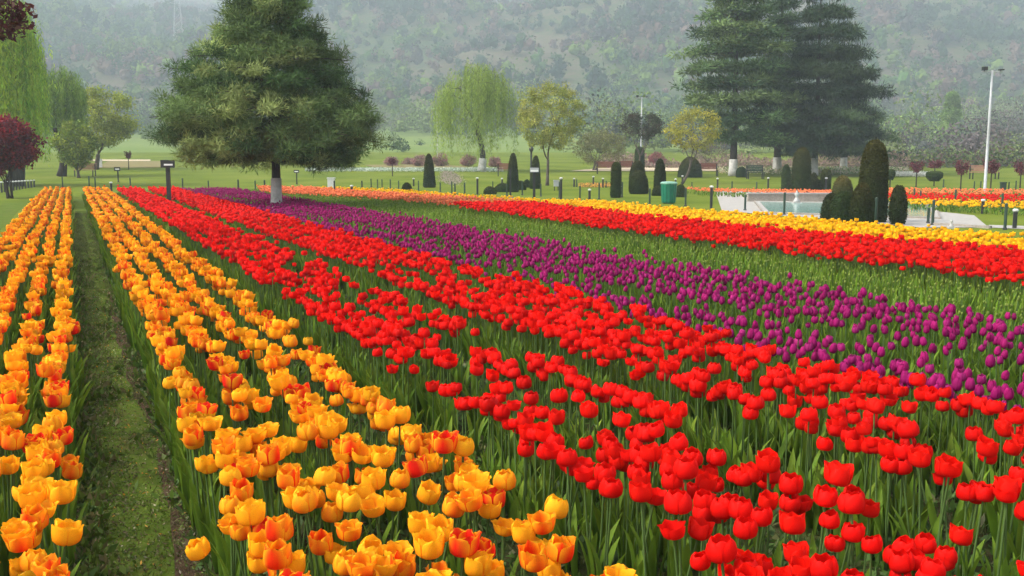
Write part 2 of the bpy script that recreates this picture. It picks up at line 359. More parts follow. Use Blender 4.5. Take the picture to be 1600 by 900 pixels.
for c in VAR:
    TPL[c] = []
    for i, (nm, prof, cf, sc) in enumerate(VAR[c]):
        Wm = 1.0 if prof is not EGG else .95
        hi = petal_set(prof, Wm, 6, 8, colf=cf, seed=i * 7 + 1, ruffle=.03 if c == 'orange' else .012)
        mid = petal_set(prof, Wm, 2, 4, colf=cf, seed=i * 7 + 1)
        # far: six-sided cup with a ragged rim
        n = 6; th = np.arange(n) * 2 * np.pi / n
        pr = np.array(prof); V = []; C = []
        for q, v in enumerate((.12, .5, 1.0)):
            rr = np.interp(v, pr[:, 0], pr[:, 1]); zz = np.interp(v, pr[:, 0], pr[:, 2])
            jag = np.where(np.arange(n) % 2 == 0, 0, -.22) if q == 2 else 0
            V.append(np.stack([rr * np.cos(th), rr * np.sin(th), zz + jag + 0 * th], -1))
            C.append(cf(np.where(np.arange(n) % 2 == 0, 0., .9), np.full(n, v), 0, np.random.default_rng(0)).reshape(-1, 3))
        V = np.concatenate(V + [np.array([[0, 0, .5]])]); C = np.concatenate(C + [C[-1][:1]])
        Q = [[a * n + j, a * n + (j + 1) % n, (a + 1) * n + (j + 1) % n, (a + 1) * n + j] for a in range(2) for j in range(n)]
        Q += [[2 * n + j, 2 * n + (j + 1) % n, 2 * n + (j + 2) % n, 3 * n] for j in (0, 2, 4)]
        TPL[c].append((hi, mid, (V, np.array(Q), C), sc))
def leaf_tpl(nv, L=.34, Wd=.022, bend=.09, seed=0):
    r_ = np.random.default_rng(seed); v = np.linspace(0, 1, nv + 1)
    x = .012 + bend * v ** 2 * (1 + .3 * r_.random()); z = L * v * (1 - .12 * v ** 3)
    wd = Wd * np.sqrt(np.clip(np.sin(np.pi * np.clip(v * .93 + .07, 0, 1)), 0, 1)); wd[-1] = .001
    fold = .35 * wd
    V = np.stack([np.stack([x - fold, -wd, z], -1), np.stack([x + fold * .3, 0 * v, z], -1), np.stack([x - fold, wd, z], -1)], 1).reshape(-1, 3)
    i = np.arange(nv)[:, None] * 3; j = np.arange(2)[None]
    Q = np.stack([i + j, i + j + 1, i + 4 + j, i + 3 + j], -1).reshape(-1, 4)
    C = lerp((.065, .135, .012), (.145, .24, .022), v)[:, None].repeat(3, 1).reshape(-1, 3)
    return V, Q, C
LEAF_HI = [leaf_tpl(5, .33, .016, .05, 1), leaf_tpl(5, .29, .013, .03, 2), leaf_tpl(5, .34, .012, .075, 3)]
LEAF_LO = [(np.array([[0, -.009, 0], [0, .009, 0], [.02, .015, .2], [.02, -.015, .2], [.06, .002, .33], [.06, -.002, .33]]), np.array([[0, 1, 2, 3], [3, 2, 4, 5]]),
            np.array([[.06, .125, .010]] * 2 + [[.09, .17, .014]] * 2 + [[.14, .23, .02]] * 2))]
STEM_V, STEM_Q = None, None
def stem_tpl(n):
    th = np.arange(n) * 2 * np.pi / n; V = []
    for z, r, dx in ((0, .0042, 0), (.5, .0038, .008), (1.02, .0036, 0)):
        V.append(np.stack([dx + r * np.cos(th), r * np.sin(th), z + 0 * th], -1))
    Q = [[a * n + j, a * n + (j + 1) % n, (a + 1) * n + (j + 1) % n, (a + 1) * n + j] for a in range(2) for j in range(n)]
    return np.concatenate(V), np.array(Q), np.tile([.10, .17, .045], (3 * n, 1))
def rotz(a):
    c, s = np.cos(a), np.sin(a); z = np.zeros_like(a); o = np.ones_like(a)
    return np.stack([np.stack([c, -s, z], -1), np.stack([s, c, z], -1), np.stack([z, z, o], -1)], -2)
def tilt(ax, ay):
    z = np.zeros_like(ax); o = np.ones_like(ax); c1, s1 = np.cos(ax), np.sin(ax); c2, s2 = np.cos(ay), np.sin(ay)
    A = np.stack([np.stack([o, z, z], -1), np.stack([z, c1, -s1], -1), np.stack([z, s1, c1], -1)], -2)
    B = np.stack([np.stack([c2, z, s2], -1), np.stack([z, o, z], -1), np.stack([-s2, z, c2], -1)], -2)
    return A @ B

class Plants:   # one colour: positions, variants, scales
    def __init__(s, c): s.c = c; s.P = []; s.row = []
    def rows(s, ms, y0, y1, step, jx=.025, wander=.03, names=None, dens=None, z=None):
        for i, m in enumerate(ms):
            X = Xm(m, z if z else HEAD[s.c] + .04); y = np.arange(y0, y1, step) + rng.normal(size=len(np.arange(y0, y1, step))) * step * .35
            ph = rng.random(3) * 6.28
            x = X + wander * (np.sin(y * 1.1 + ph[0]) * .6 + np.sin(y * 2.7 + ph[1]) * .5) + rng.normal(size=len(y)) * jx
            k = np.ones(len(y), bool)
            if dens is not None: k = rng.random(len(y)) < dens(x, y, i)
            s.add(x[k], y[k], names[i] if names else '')
    def poly(s, px, step, z, name='', jit=.4, dens=None):
        W = np.array([atz(a, b, z)[:2] for a, b in px]); lo, hi = W.min(0), W.max(0)
        gx, gy = np.meshgrid(np.arange(lo[0], hi[0], step[0]), np.arange(lo[1], hi[1], step[1])); x = gx.ravel(); y = gy.ravel()
        x = x + rng.normal(size=len(x)) * step[0] * jit; y = y + rng.normal(size=len(y)) * step[1] * jit
        ins = np.zeros(len(x), bool); n = len(W)
        for i in range(n):
            a, b = W[i], W[(i + 1) % n]
            cr = (a[1] > y) != (b[1] > y); xx = (b[0] - a[0]) * (y - a[1]) / (b[1] - a[1] + 1e-12) + a[0]
            ins ^= cr & (x < xx)
        if dens is not None: ins &= rng.random(len(x)) < dens(x, y, 0)
        s.add(x[ins], y[ins], name)
    def add(s, x, y, name):
        P = np.stack([x, y, 0 * x + .35], -1); px, py, zc = proj(P)
        D = x * sY + y * cY
        k = (px > -260) & (px < 1860) & (D > .9) & (py < 1250)
        s.P.append(P[k][:, :2]); s.row += [name] * int(k.sum())
    def emit(s, n_ind, zoff=0, leafn=None, hi_D=6.5, mid_D=17, head=None, name=None, label=None, lh=1.0, group=None):
        c = s.c; P = np.concatenate(s.P); n = len(P); row = np.array(s.row); D = P[:, 0] * sY + P[:, 1] * cY
        var = rng.choice(len(VAR[c]), n, p=PROPW[c]); hd = head if head else HEAD[c]
        yaw = rng.random(n) * 6.283; h = hd * (1 + rng.normal(size=n) * .075); sz = SIZE[c] * (1 + rng.normal(size=n) * .10) * np.array([v[3] for v in VAR[c]])[var]
        if c == 'purple' or c == 'bud': szz = sz * 1.05
        else: szz = sz * .80
        tx, ty = rng.normal(size=(2, n)) * np.where(rng.random(n) < .12, .22, .11); gz = terr(P[:, 0], P[:, 1]) + .008
        br = np.clip(1 + rng.normal(size=n) * .12, .6, 1.15)
        px, py, zc = proj(np.stack([P[:, 0], P[:, 1], gz + h], -1))
        vis = (px > -8) & (px < 1608) & (py < 912) & (py > 0); order = np.argsort(np.where(vis, zc, 1e9)); ind = np.zeros(n, bool)
        if n_ind: ind[order[:n_ind]] = True
        # individuals
        if n_ind:
            protos = {}
            st = stem_tpl(6); sm = MB(); sm.add(st[0] * [1, 1, hd - .02], st[1], None, st[2]); stem_o = None
            for i in np.where(ind)[0]:
                v = int(var[i]); adj = VAR[c][v][0]
                lab = f'{adj} tulip {row[i]}'
                kx = (v, i % 3)
                if kx not in protos:
                    root = thing('tulip', (0, 0, 0), lab, 'tulip', group)
                    f = TPL[c][v][0]; fb = MB(); fb.add(f[0] * [1, 1, 1.05 if c in ('purple',) else .80], f[1], None, f[2])
                    if ('f', v) not in protos:
                        fo = fb.build('flower', M_petal, root, smooth=True); protos[('f', v)] = fo.data
                    else:
                        fo = bpy.data.objects.new('flower', protos[('f', v)]); COL.objects.link(fo); fo.parent = root
                    s_ = float(SIZE[c] * VAR[c][v][3]); fo.scale = (s_, s_, s_); fo.location = (0, 0, hd - .02)
                    if stem_o is None: stem_o = sm.build('stem', M_tleaf, root, smooth=True).data
                    else:
                        q = bpy.data.objects.new('stem', stem_o); COL.objects.link(q); q.parent = root
                    for a in range(2):
                        key = ('l', (i + a) % 3)
                        if key not in protos:
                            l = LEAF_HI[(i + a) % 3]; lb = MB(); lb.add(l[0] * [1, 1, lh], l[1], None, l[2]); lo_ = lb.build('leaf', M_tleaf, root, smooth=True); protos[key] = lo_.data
                        else:
                            lo_ = bpy.data.objects.new('leaf', protos[key]); COL.objects.link(lo_); lo_.parent = root
                        lo_.rotation_euler = (0, 0, a * 2.8 + .4 * (i % 5))
                    protos[kx] = root
                else:
                    src = protos[kx]; root = src.copy(); COL.objects.link(root)
                    for ch in src.children:
                        cc = ch.copy(); COL.objects.link(cc); cc.parent = root
                root['label'] = lab
                root.location = (P[i, 0], P[i, 1], gz[i]); root.rotation_euler = (tx[i] * .7, ty[i] * .7, yaw[i]); q = float(h[i] / hd); root.scale = (q, q, q)
        # the rest as one mass
        mb = MB(); st6 = stem_tpl(3)
        rest = ~ind
        for v in range(len(VAR[c])):
            for lod, (d0, d1) in enumerate(((0, hi_D), (hi_D, mid_D), (mid_D, 1e9))):
                k = rest & (var == v) & (D >= d0) & (D < d1)
                if not k.any(): continue
                f = TPL[c][v][lod]
                Mx = tilt(tx[k], ty[k]) @ rotz(yaw[k]) * sz[k][:, None, None]; Mx[:, :, 2] *= (szz[k] / sz[k])[:, None]
                T = np.stack([P[k, 0], P[k, 1], gz[k] + h[k] - .02], -1)
                mb.inst(f[0], f[1], Mx, T, C=np.stack([br[k]] * 3, -1), Cv=f[2], m=0)
                if lod < 2:
                    Ms = rotz(yaw[k]); Ms[:, 2, 2] = h[k] - .02
                    mb.inst(st6[0], st6[1], Ms, np.stack([P[k, 0], P[k, 1], gz[k]], -1), Cv=st6[2], m=1)
        for lod, (d0, d1, nl) in enumerate(((0, hi_D, 5), (hi_D, mid_D, 4), (mid_D, 1e9, 2))):
            if leafn: nl = leafn[lod]
            k = np.where(rest & (D >= d0) & (D < d1))[0]
            for a in range(nl):
                L = LEAF_HI[a % 3] if lod == 0 else LEAF_LO[0]
                if not len(k): continue
                kk = k; m_ = len(kk); ang = rng.random(m_) * 6.283; s_ = lh * (.8 + .4 * rng.random(m_))
                Mx = tilt(rng.normal(size=m_) * .12, rng.normal(size=m_) * .12) @ rotz(ang); Mx[:, :, 2] *= s_[:, None]
                if lod == 2: Mx[:, :, :2] *= 1.5
                off = rng.normal(size=(m_, 2)) * .02
                T = np.stack([P[kk, 0] + off[:, 0], P[kk, 1] + off[:, 1], gz[kk]], -1); b = .75 + .5 * rng.random(m_)
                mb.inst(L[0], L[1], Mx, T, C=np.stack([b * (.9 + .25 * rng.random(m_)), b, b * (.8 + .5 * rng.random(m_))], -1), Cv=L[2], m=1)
        o = mb.build(name, [M_petal, M_tleaf], smooth=True)
        tag(o, label, 'tulips', kind='stuff'); print(name, n, 'plants')
        return o
YB, YE = -.5, 39.5
def gap(x, y, i): return np.where((y > 31.3) & (y < 32.3), 0, 1.0)
N = lambda n, s_: [f'{s_}, {q}' for q in n]
orange = Plants('orange')
orange.rows([-.065, -.26, -.47, -.68, -.86], YB, YE, .044, .020, .022, ['near end of first row left of path', 'near end of second row left of path'] + ['at the near left edge, left of path'] * 3, dens=lambda x, y, i: gap(x, y, i) * np.clip(.95 + 2.4 * (fbm(x * 3 + 3, y * 2.2 + i * 2.3, 2) - .5), .2, 1))
orange.rows([.53, .74, .98, 1.25], YB, YE, .037, .024, .025,
            ['near end of first row right of path', 'near end of second row right of path', 'near end of third row right of path', 'near end of fourth row right of path', 'near end of fifth row right of path'], dens=lambda x, y, i: gap(x, y, i) * np.clip(.95 + 2.4 * (fbm(x * 3 + 3, y * 2.2 + i * 2.3, 2) - .5), .2, 1))
def clumpy(a, fx=2.6, fy=1.5, sd=0): return lambda x, y, i: np.where((y > 31.3) & (y < 32.3), 0, np.clip(a + (4.2 - .1 * y) * (fbm(x * fx * 1.4 + sd, y * fy * 1.4 + i * 1.7, 2) - .52) - .12 * np.exp(-y / 5), .10, 1))
red = Plants('red')
red.rows([1.71, 1.93, 2.15, 2.36], YB, YE, .035, .020, .03, ['near the front of the red bed, on its edge facing the orange tulips'] + ['near the front of the middle of the red bed'] * 2 + ['near the front of the red bed, beside its green gap'], dens=clumpy(.92))
red.rows([2.87, 3.10, 3.33, 3.55, 3.76], YB, YE, .035, .020, .03, ['near the front of the second red bed, beside the green gap'] + ['near the front of the middle of the second red bed'] * 3 + ['near the front of the red bed, touching the purple tulips'], dens=clumpy(.9, sd=5))
red.poly([(700, 313), (838, 313), (1031, 335), (1300, 360), (1600, 383), (1900, 408), (1900, 462), (1600, 423), (1300, 389), (1100, 366), (800, 327)], (.11, .072), .5, 'in the far red band', dens=lambda x, y, i: np.full(len(x), .95))
purple = Plants('purple')
def pden(x, y, i):
    m0 = (x / Xm(1.0, .42)); g_ = np.exp(-((m0 - 4.75) / .22) ** 2) * .6
    return np.where((y > 31.3) & (y < 32.3), 0, np.clip(.86 - g_ + 2.2 * (fbm(x * 2.2, y * 1.1 + i * 1.3, 2) - .5), .08, 1))
purple.rows(list(np.arange(3.85, 6.05, .150)), YB, YE, .055, .03, .03, ['near the front of the purple bed, behind the red tulips'] * 20, dens=pden)
allz = []
for pl_ in (orange, red, purple):
    P_ = np.concatenate(pl_.P); a_, b_, c_ = proj(np.column_stack([P_, np.full(len(P_), HEAD[pl_.c])]))
    v_ = (a_ > -8) & (a_ < 1608) & (b_ < 905); allz += [(z_ / SIZE[pl_.c], pl_.c) for z_ in c_[v_]]
allz.sort(); NIND = {c: sum(1 for q in allz[:300] if q[1] == c) for c in ('orange', 'red', 'purple')}; print(NIND)
orange.emit(NIND['orange'], name='orange_tulips', label='carpet of yellow-orange tulips running back in two beds beside the grass path', lh=.84, group='orange tulips nearest the camera')
red.emit(NIND['red'], name='red_tulips', label='bands of scarlet tulips crossing the field between the orange, purple and green beds', lh=.84, group='red tulips nearest the camera')
purple.emit(NIND['purple'], name='purple_tulips', label='wide bed of purple tulips between the scarlet tulips and the green budding bed', lh=.9, group='purple tulips nearest the camera')
bud = Plants('bud')
bud.rows(list(np.arange(6.15, 9.0, .165)), YB, YE, .085, .04, .03, z=.38, names=[''] * 30,
         dens=lambda x, y, i: np.where(x > Xm(8.75, .5), .0, .95) + np.where((x > Xm(8.75, .5)) & (y > 21), .9, 0))
bud.emit(0, name='budding_tulips', label='green bed of tulips still in bud behind the purple bed', leafn=(5, 5, 4), lh=.95)
yel = Plants('yellow')
yel.poly([(838, 310), (950, 313), (1031, 321), (1150, 330), (1300, 341), (1450, 355), (1600, 367), (1900, 390), (1900, 408), (1600, 383), (1300, 360), (1031, 335)], (.10, .08), .46, dens=lambda x, y, i: np.full(len(x), .95))
yel.poly([(478, 290), (600, 294), (840, 309), (840, 313), (700, 304), (560, 295.5)], (.16, .14), .46)
yf = Plants('yellow'); yf.poly([(1390, 312), (1600, 317), (1750, 321), (1750, 330), (1600, 327), (1395, 318)], (.2, .16), .2)
yf.emit(0, name='far_yellow_tulips', label='low yellow band in front of the red and coral bands behind the pool', leafn=(1, 1, 1), lh=.4, head=.22)
yel.emit(0, name='yellow_tulips', label='golden yellow tulip bands behind the far red band', leafn=(2, 2, 1), lh=.9)
cor = Plants('coral')
cor.poly([(400, 290), (478, 290), (560, 296), (700, 304), (840, 313), (700, 315), (560, 304), (410, 296)], (.16, .12), .46)
cf = Plants('coral'); cf.poly([(1060, 294), (1320, 298), (1320, 304), (1100, 299)], (.24, .2), .22)
cf.poly([(1385, 293), (1750, 297), (1750, 305), (1385, 301)], (.3, .22), .25)
cf.emit(0, name='far_coral_tulips', label='low coral orange bands behind the pool and along the right lawn', leafn=(1, 1, 1), lh=.4, head=.22)
cor.emit(0, name='coral_tulips', label='thin far strip of coral orange tulips beyond the budding bed', leafn=(2, 2, 1), lh=.7, head=.40)
dr = Plants('red')
dr.poly([(1385, 302), (1750, 306), (1750, 321), (1385, 311)], (.26, .2), .22)
dr.emit(0, name='low_red_tulips', label='low band of red tulips between coral and yellow bands behind the pool', leafn=(1, 1, 1), lh=.4, head=.22)

# low weeds between the plants and on the path
def cover(name, label, x0, x1, y0, y1, n, L, cols, hz=.6, fmask=None):
    y = y0 + (y1 - y0) * rng.random(n) ** 1.8; x = x0 + (x1 - x0) * rng.random(n)
    if fmask is not None:
        k = rng.random(n) < fmask(x, y); x, y = x[k], y[k]; n = len(x)
    Pp = np.stack([x, y, terr(x, y) + .010], -1); dd = rng.normal(size=(n, 3)); dd[:, 2] = np.abs(dd[:, 2]) * hz + .15
    ci = rng.integers(0, len(cols), n); cc = np.array(cols)[ci] * (.7 + .6 * rng.random(n))[:, None]
    mb = MB(); mb.cards(Pp, dd, L * (.5 + rng.random(n)), L * .45 * (.5 + rng.random(n)), cc); return tag(mb.build(name, M_cover), label, 'ground cover', kind='stuff')
cover('path_weeds', 'small moss and clover leaves covering the path between the orange beds', PX0 - .06, PX1 + .04, .3, 30, 190000, .014,
      [(.10, .17, .02), (.14, .20, .03), (.08, .13, .015), (.20, .19, .08), (.11, .08, .04)],
      fmask=lambda x, y: np.clip(.35 + 1.6 * (fbm(x * 8, y * 3, 3) - .32) - .5 * np.exp(-((x - (PX1 - .1)) / .06) ** 2), .04, 1))
cover('path_litter', 'dry pale bits and fallen petals scattered on the grass path', PX0 - .02, PX1 + .04, .3, 12, 2600, .016, [(.45, .40, .28), (.35, .30, .18), (.6, .3, .05), (.30, .24, .14)])
cover('path_tufts', 'longer grass tufts along the edges of the path', PX0 - .08, PX1 + .06, .3, 16, 26000, .045, [(.09, .16, .02), (.13, .19, .03), (.07, .11, .012), (.17, .15, .06)], hz=1.5,
      fmask=lambda x, y: np.clip(.06 + 1.5 * (fbm(x * 9 + 5, y * 4, 3) - .52) + .9 * np.exp(-((x - PX0) / .05) ** 2), .0, 1))
cover('bed_weeds', 'short green weeds under the tulips', -1.2, 5.5, .3, 14, 90000, .05, [(.06, .12, .02), (.08, .15, .03), (.05, .10, .018), (.11, .12, .04)], hz=1.4,
      fmask=lambda x, y: np.where((x > PX0) & (x < PX1), 0, 1.0))

# ------------------------------------------------------------------ trees
def unit(n):
    d = rng.normal(size=(n, 3)); return d / np.linalg.norm(d, axis=1, keepdims=True)
def ballpts(n, shell=.5):
    return unit(n) * (rng.random(n) ** (shell * .6))[:, None]
def branchify(mb, start, pts, rad, tips, rmin=.008, bend=.08, depth_=0, nseg=3):
    pts = np.asarray(pts); start = np.asarray(start)
    def limb(a, b, r0, r1):
        t = np.linspace(0, 1, nseg + 1)[:, None]; L = np.linalg.norm(b - a); q = a * (1 - t) + b * t
        q = q + np.sin(np.pi * t) * (rng.normal(size=3) * bend * L * np.array([1, 1, .5]) - np.array([0, 0, .04 * L]))
        mb.tube(q, np.linspace(r0, r1, nseg + 1), 6 if r0 > .03 else 4, cap=False)
    if len(pts) <= 2 or depth_ > 7:
        for p in pts:
            limb(start, p, rad, rmin * .5); tips.append((p, (p - start) / (np.linalg.norm(p - start) + 1e-9)))
        return
    k = min(len(pts), 2 if depth_ else int(rng.integers(3, 5)))
    seeds = pts[rng.choice(len(pts), k, replace=False)]
    for _ in range(3):
        lab = np.argmin(np.linalg.norm(pts[:, None] - seeds[None], axis=2), 1)
        seeds = np.array([pts[lab == j].mean(0) if (lab == j).any() else seeds[j] for j in range(k)])
    for j in range(k):
        sub = pts[lab == j]
        if not len(sub): continue
        r1 = max(rmin, rad * (len(sub) / len(pts)) ** .45)
        if len(sub) == 1:
            limb(start, sub[0], r1, rmin * .5); tips.append((sub[0], sub[0] - start)); continue
        c = sub.mean(0); node = start + (c - start) * (.42 + .15 * rng.random()) + rng.normal(size=3) * .05 * np.linalg.norm(c - start)
        limb(start, node, r1, r1 * .8); branchify(mb, node, sub, r1 * .8, tips, rmin, bend, depth_ + 1, nseg)
def base_box(trunk_px, base_py, x0, x1, y0, y1, D=None):
    P = G(trunk_px, base_py) if D is None else atD(trunk_px, D)
    s = mpp(P); zt, zb = hpx(P, y0), hpx(P, y1); cx = ((x0 + x1) / 2 - trunk_px) * s; wd = (x1 - x0) * s
    return P, s, zt, zb, cx, wd
CR = np.array([cY, -sY, 0.]); CF = np.array([sY, cY, 0.])     # picture-right and away from the camera, on the ground
def leafy(trunk_px, base_py, x0, x1, y0, y1, label, cat='tree', name='broadleaf_tree', ntip=120, nleaf=60, leaf=.10, cols=((.1, .16, .03),), bark=None, fork=None, tr=None,
          lime=0, clump=.5, group=None, D=None, droop=0, shell=.75, trunks=1, wleaf=.6, lean=0, flat=1.0):
    P, s, zt, zb, cx, wd = base_box(trunk_px, base_py, x0, x1, y0, y1, D)
    root = thing(name, P, label, cat, group); H = zt - zb; cz = (zt + zb) / 2
    u = unit(ntip) * (rng.random(ntip) ** (1 / 3 * (1 - shell) + .05))[:, None]
    u[:, 2] = np.where(u[:, 2] < 0, u[:, 2] * flat, u[:, 2])
    wob = 1 + .22 * np.sin(np.arctan2(u[:, 1], u[:, 0]) * 3 + trunk_px) * np.cos(u[:, 2] * 4)
    pts = (u[:, :1] * CR * wd * .46 + u[:, 1:2] * CF * wd * .42) * wob[:, None] + np.array([0, 0, 1.]) * (u[:, 2:3] * H * .46 + cz) + CR * cx
    tr = tr or max(.02, .028 * zt); tb = MB(); tips = []
    fz = fork if fork else max(zb * .75, .12 * zt)
    for q in range(trunks):
        off = (CR * rng.normal() + CF * rng.normal()) * tr * 1.6 if trunks > 1 else np.zeros(3)
        top = np.array([0, 0, fz]) + CR * cx * .35 + off * 1.5 + CR * lean
        t = np.linspace(0, 1, 6)[:, None]; pp = off * (1 - t) + top * t + CR * (np.sin(t * 3.1) * lean * .4)
        tb.tube(pp, tr * np.array([1.35, 1.05, .95, .9, .85, .85]), 9)
        sub = pts[q::trunks]; branchify(tb, top, sub, tr * .8, tips, rmin=max(.006, s * .18))
    tb.build('trunk', bark or M_bark, root, smooth=True)
    if lime:
        lb = MB(); t = np.linspace(0, 1, 4)[:, None] * lime
        lb.tube(np.array([[0, 0, 0]]) * (1 - t) + t * (np.array([0, 0, fz]) + CR * (cx * .35 + lean)) / fz * 1.0, tr * np.array([1.42, 1.2, 1.1, 1.03]) + .006, 10); lb.build('limewashed_base', M_lime, root, smooth=True)
    T = np.array([t_[0] for t_ in tips]); Dn = np.array([t_[1] for t_ in tips]); k = len(T)
    cb = MB(); nl = np.maximum(6, (nleaf * (.35 + 1.3 * rng.random(k))).astype(int)); idx = np.repeat(np.arange(k), nl); n = len(idx)
    back = rng.random(n)[:, None] * -.8 * clump * Dn[idx] / (np.linalg.norm(Dn[idx], axis=1, keepdims=True) + 1e-9)
    pos = T[idx] + ballpts(n, 1.0) * clump * np.array([1, 1, .7]) + back
    if droop: pos[:, 2] -= rng.random(n) * droop
    d = unit(n) + np.array([0, 0, .15 - .6 * (droop > 0)])
    ci = rng.integers(0, len(cols), k)[idx]; cc = np.array(cols)[ci] * (.75 + .5 * rng.random(k))[idx][:, None] * (.85 + .3 * rng.random(n))[:, None]
    cb.cards(pos, d, leaf * (.6 + .8 * rng.random(n)), leaf * wleaf * (.6 + .8 * rng.random(n)), cc, g=unit(n) + [0, 0, .8], gn=.3)
    cb.build('crown', M_leaf, root); return root
def willow(trunk_px, base_py, x0, x1, y0, y1, label, nstr=420, cols=((.14, .22, .04),), ntip=90, D=None, lime=0, lean=0, width=.06, seg=.14, hang=(.35, 1.0), tr=None, group=None, leafw=.035):
    P, s, zt, zb, cx, wd = base_box(trunk_px, base_py, x0, x1, y0, y1, D)
    root = thing('weeping_willow', P, label, 'tree', group); H = zt - zb
    a = rng.random(ntip) * 6.283; r = np.sqrt(rng.random(ntip)) * .97
    lift = np.sqrt(np.clip(1 - r ** 2, 0, 1)); top = zb + H * (.50 + .47 * lift) * (.9 + .1 * rng.random(ntip))
    pts = CR * (np.cos(a) * r * wd * .48)[:, None] + CF * (np.sin(a) * r * wd * .48)[:, None] + np.array([0, 0, 1.]) * top[:, None] + CR * cx
    tb = MB(); tips = []; tr = tr or .03 * zt; fz = zt * .42
    t = np.linspace(0, 1, 7)[:, None]; tp = np.array([0, 0, fz]) + CR * lean
    tb.tube(tp * t + CR * np.sin(t * 4.5) * tr * .9, tr * np.array([1.5, 1.15, 1, .95, .9, .85, .8]), 9)
    branchify(tb, tp, pts, tr * .7, tips, rmin=max(.01, s * .25)); tb.build('trunk', M_darkbark, root, smooth=True)
    if lime:
        lb = MB(); lb.tube(np.array([[0, 0, 0]]) * 1.0 + tp * (np.linspace(0, 1, 4)[:, None] * lime / fz) + CR * np.sin(np.linspace(0, 1, 4)[:, None] * lime / fz * 4.5) * tr * .9, tr * np.array([1.6, 1.42, 1.3, 1.22]) + .01, 10); lb.build('limewashed_base', M_lime, root, smooth=True)
    T = np.array([q[0] for q in tips]); k = len(T); w_ = rng.integers(0, k, nstr)
    st = T[w_] + rng.normal(size=(nstr, 3)) * wd * .055 * np.array([1, 1, .5])
    zend = zb + rng.random(nstr) ** 2 * H * .45; ln = np.clip((st[:, 2] - zend) * (hang[0] + (hang[1] - hang[0]) * rng.random(nstr)), .3, None)
    out = st.copy(); out[:, 2] = 0; out -= CR * cx; on = out / (np.linalg.norm(out, axis=1, keepdims=True) + 1e-9)
    cols = np.array(cols); cst = cols[rng.integers(0, len(cols), nstr)] * (.75 + .5 * rng.random(nstr))[:, None]; cb = MB()
    m_ = np.maximum(3, (ln / seg).astype(int)); idx = np.repeat(np.arange(nstr), m_ * 2); n = len(idx)
    tt = rng.random(n); pos = st[idx] + np.array([0, 0, -1.]) * (tt * ln[idx])[:, None] + on[idx] * (np.sin(np.minimum(tt * 3, 1.57)) * wd * .03)[:, None] + rng.normal(size=(n, 3)) * width * np.array([1, 1, .3])
    d = rng.normal(size=(n, 3)) * .35 + np.array([0, 0, -1.])
    cb.cards(pos, d, seg * 1.8 * (.6 + .8 * rng.random(n)), leafw * (.6 + .8 * rng.random(n)), cst[idx] * (.85 + .3 * rng.random(n))[:, None])
    cb.build('crown', M_leaf, root); return root
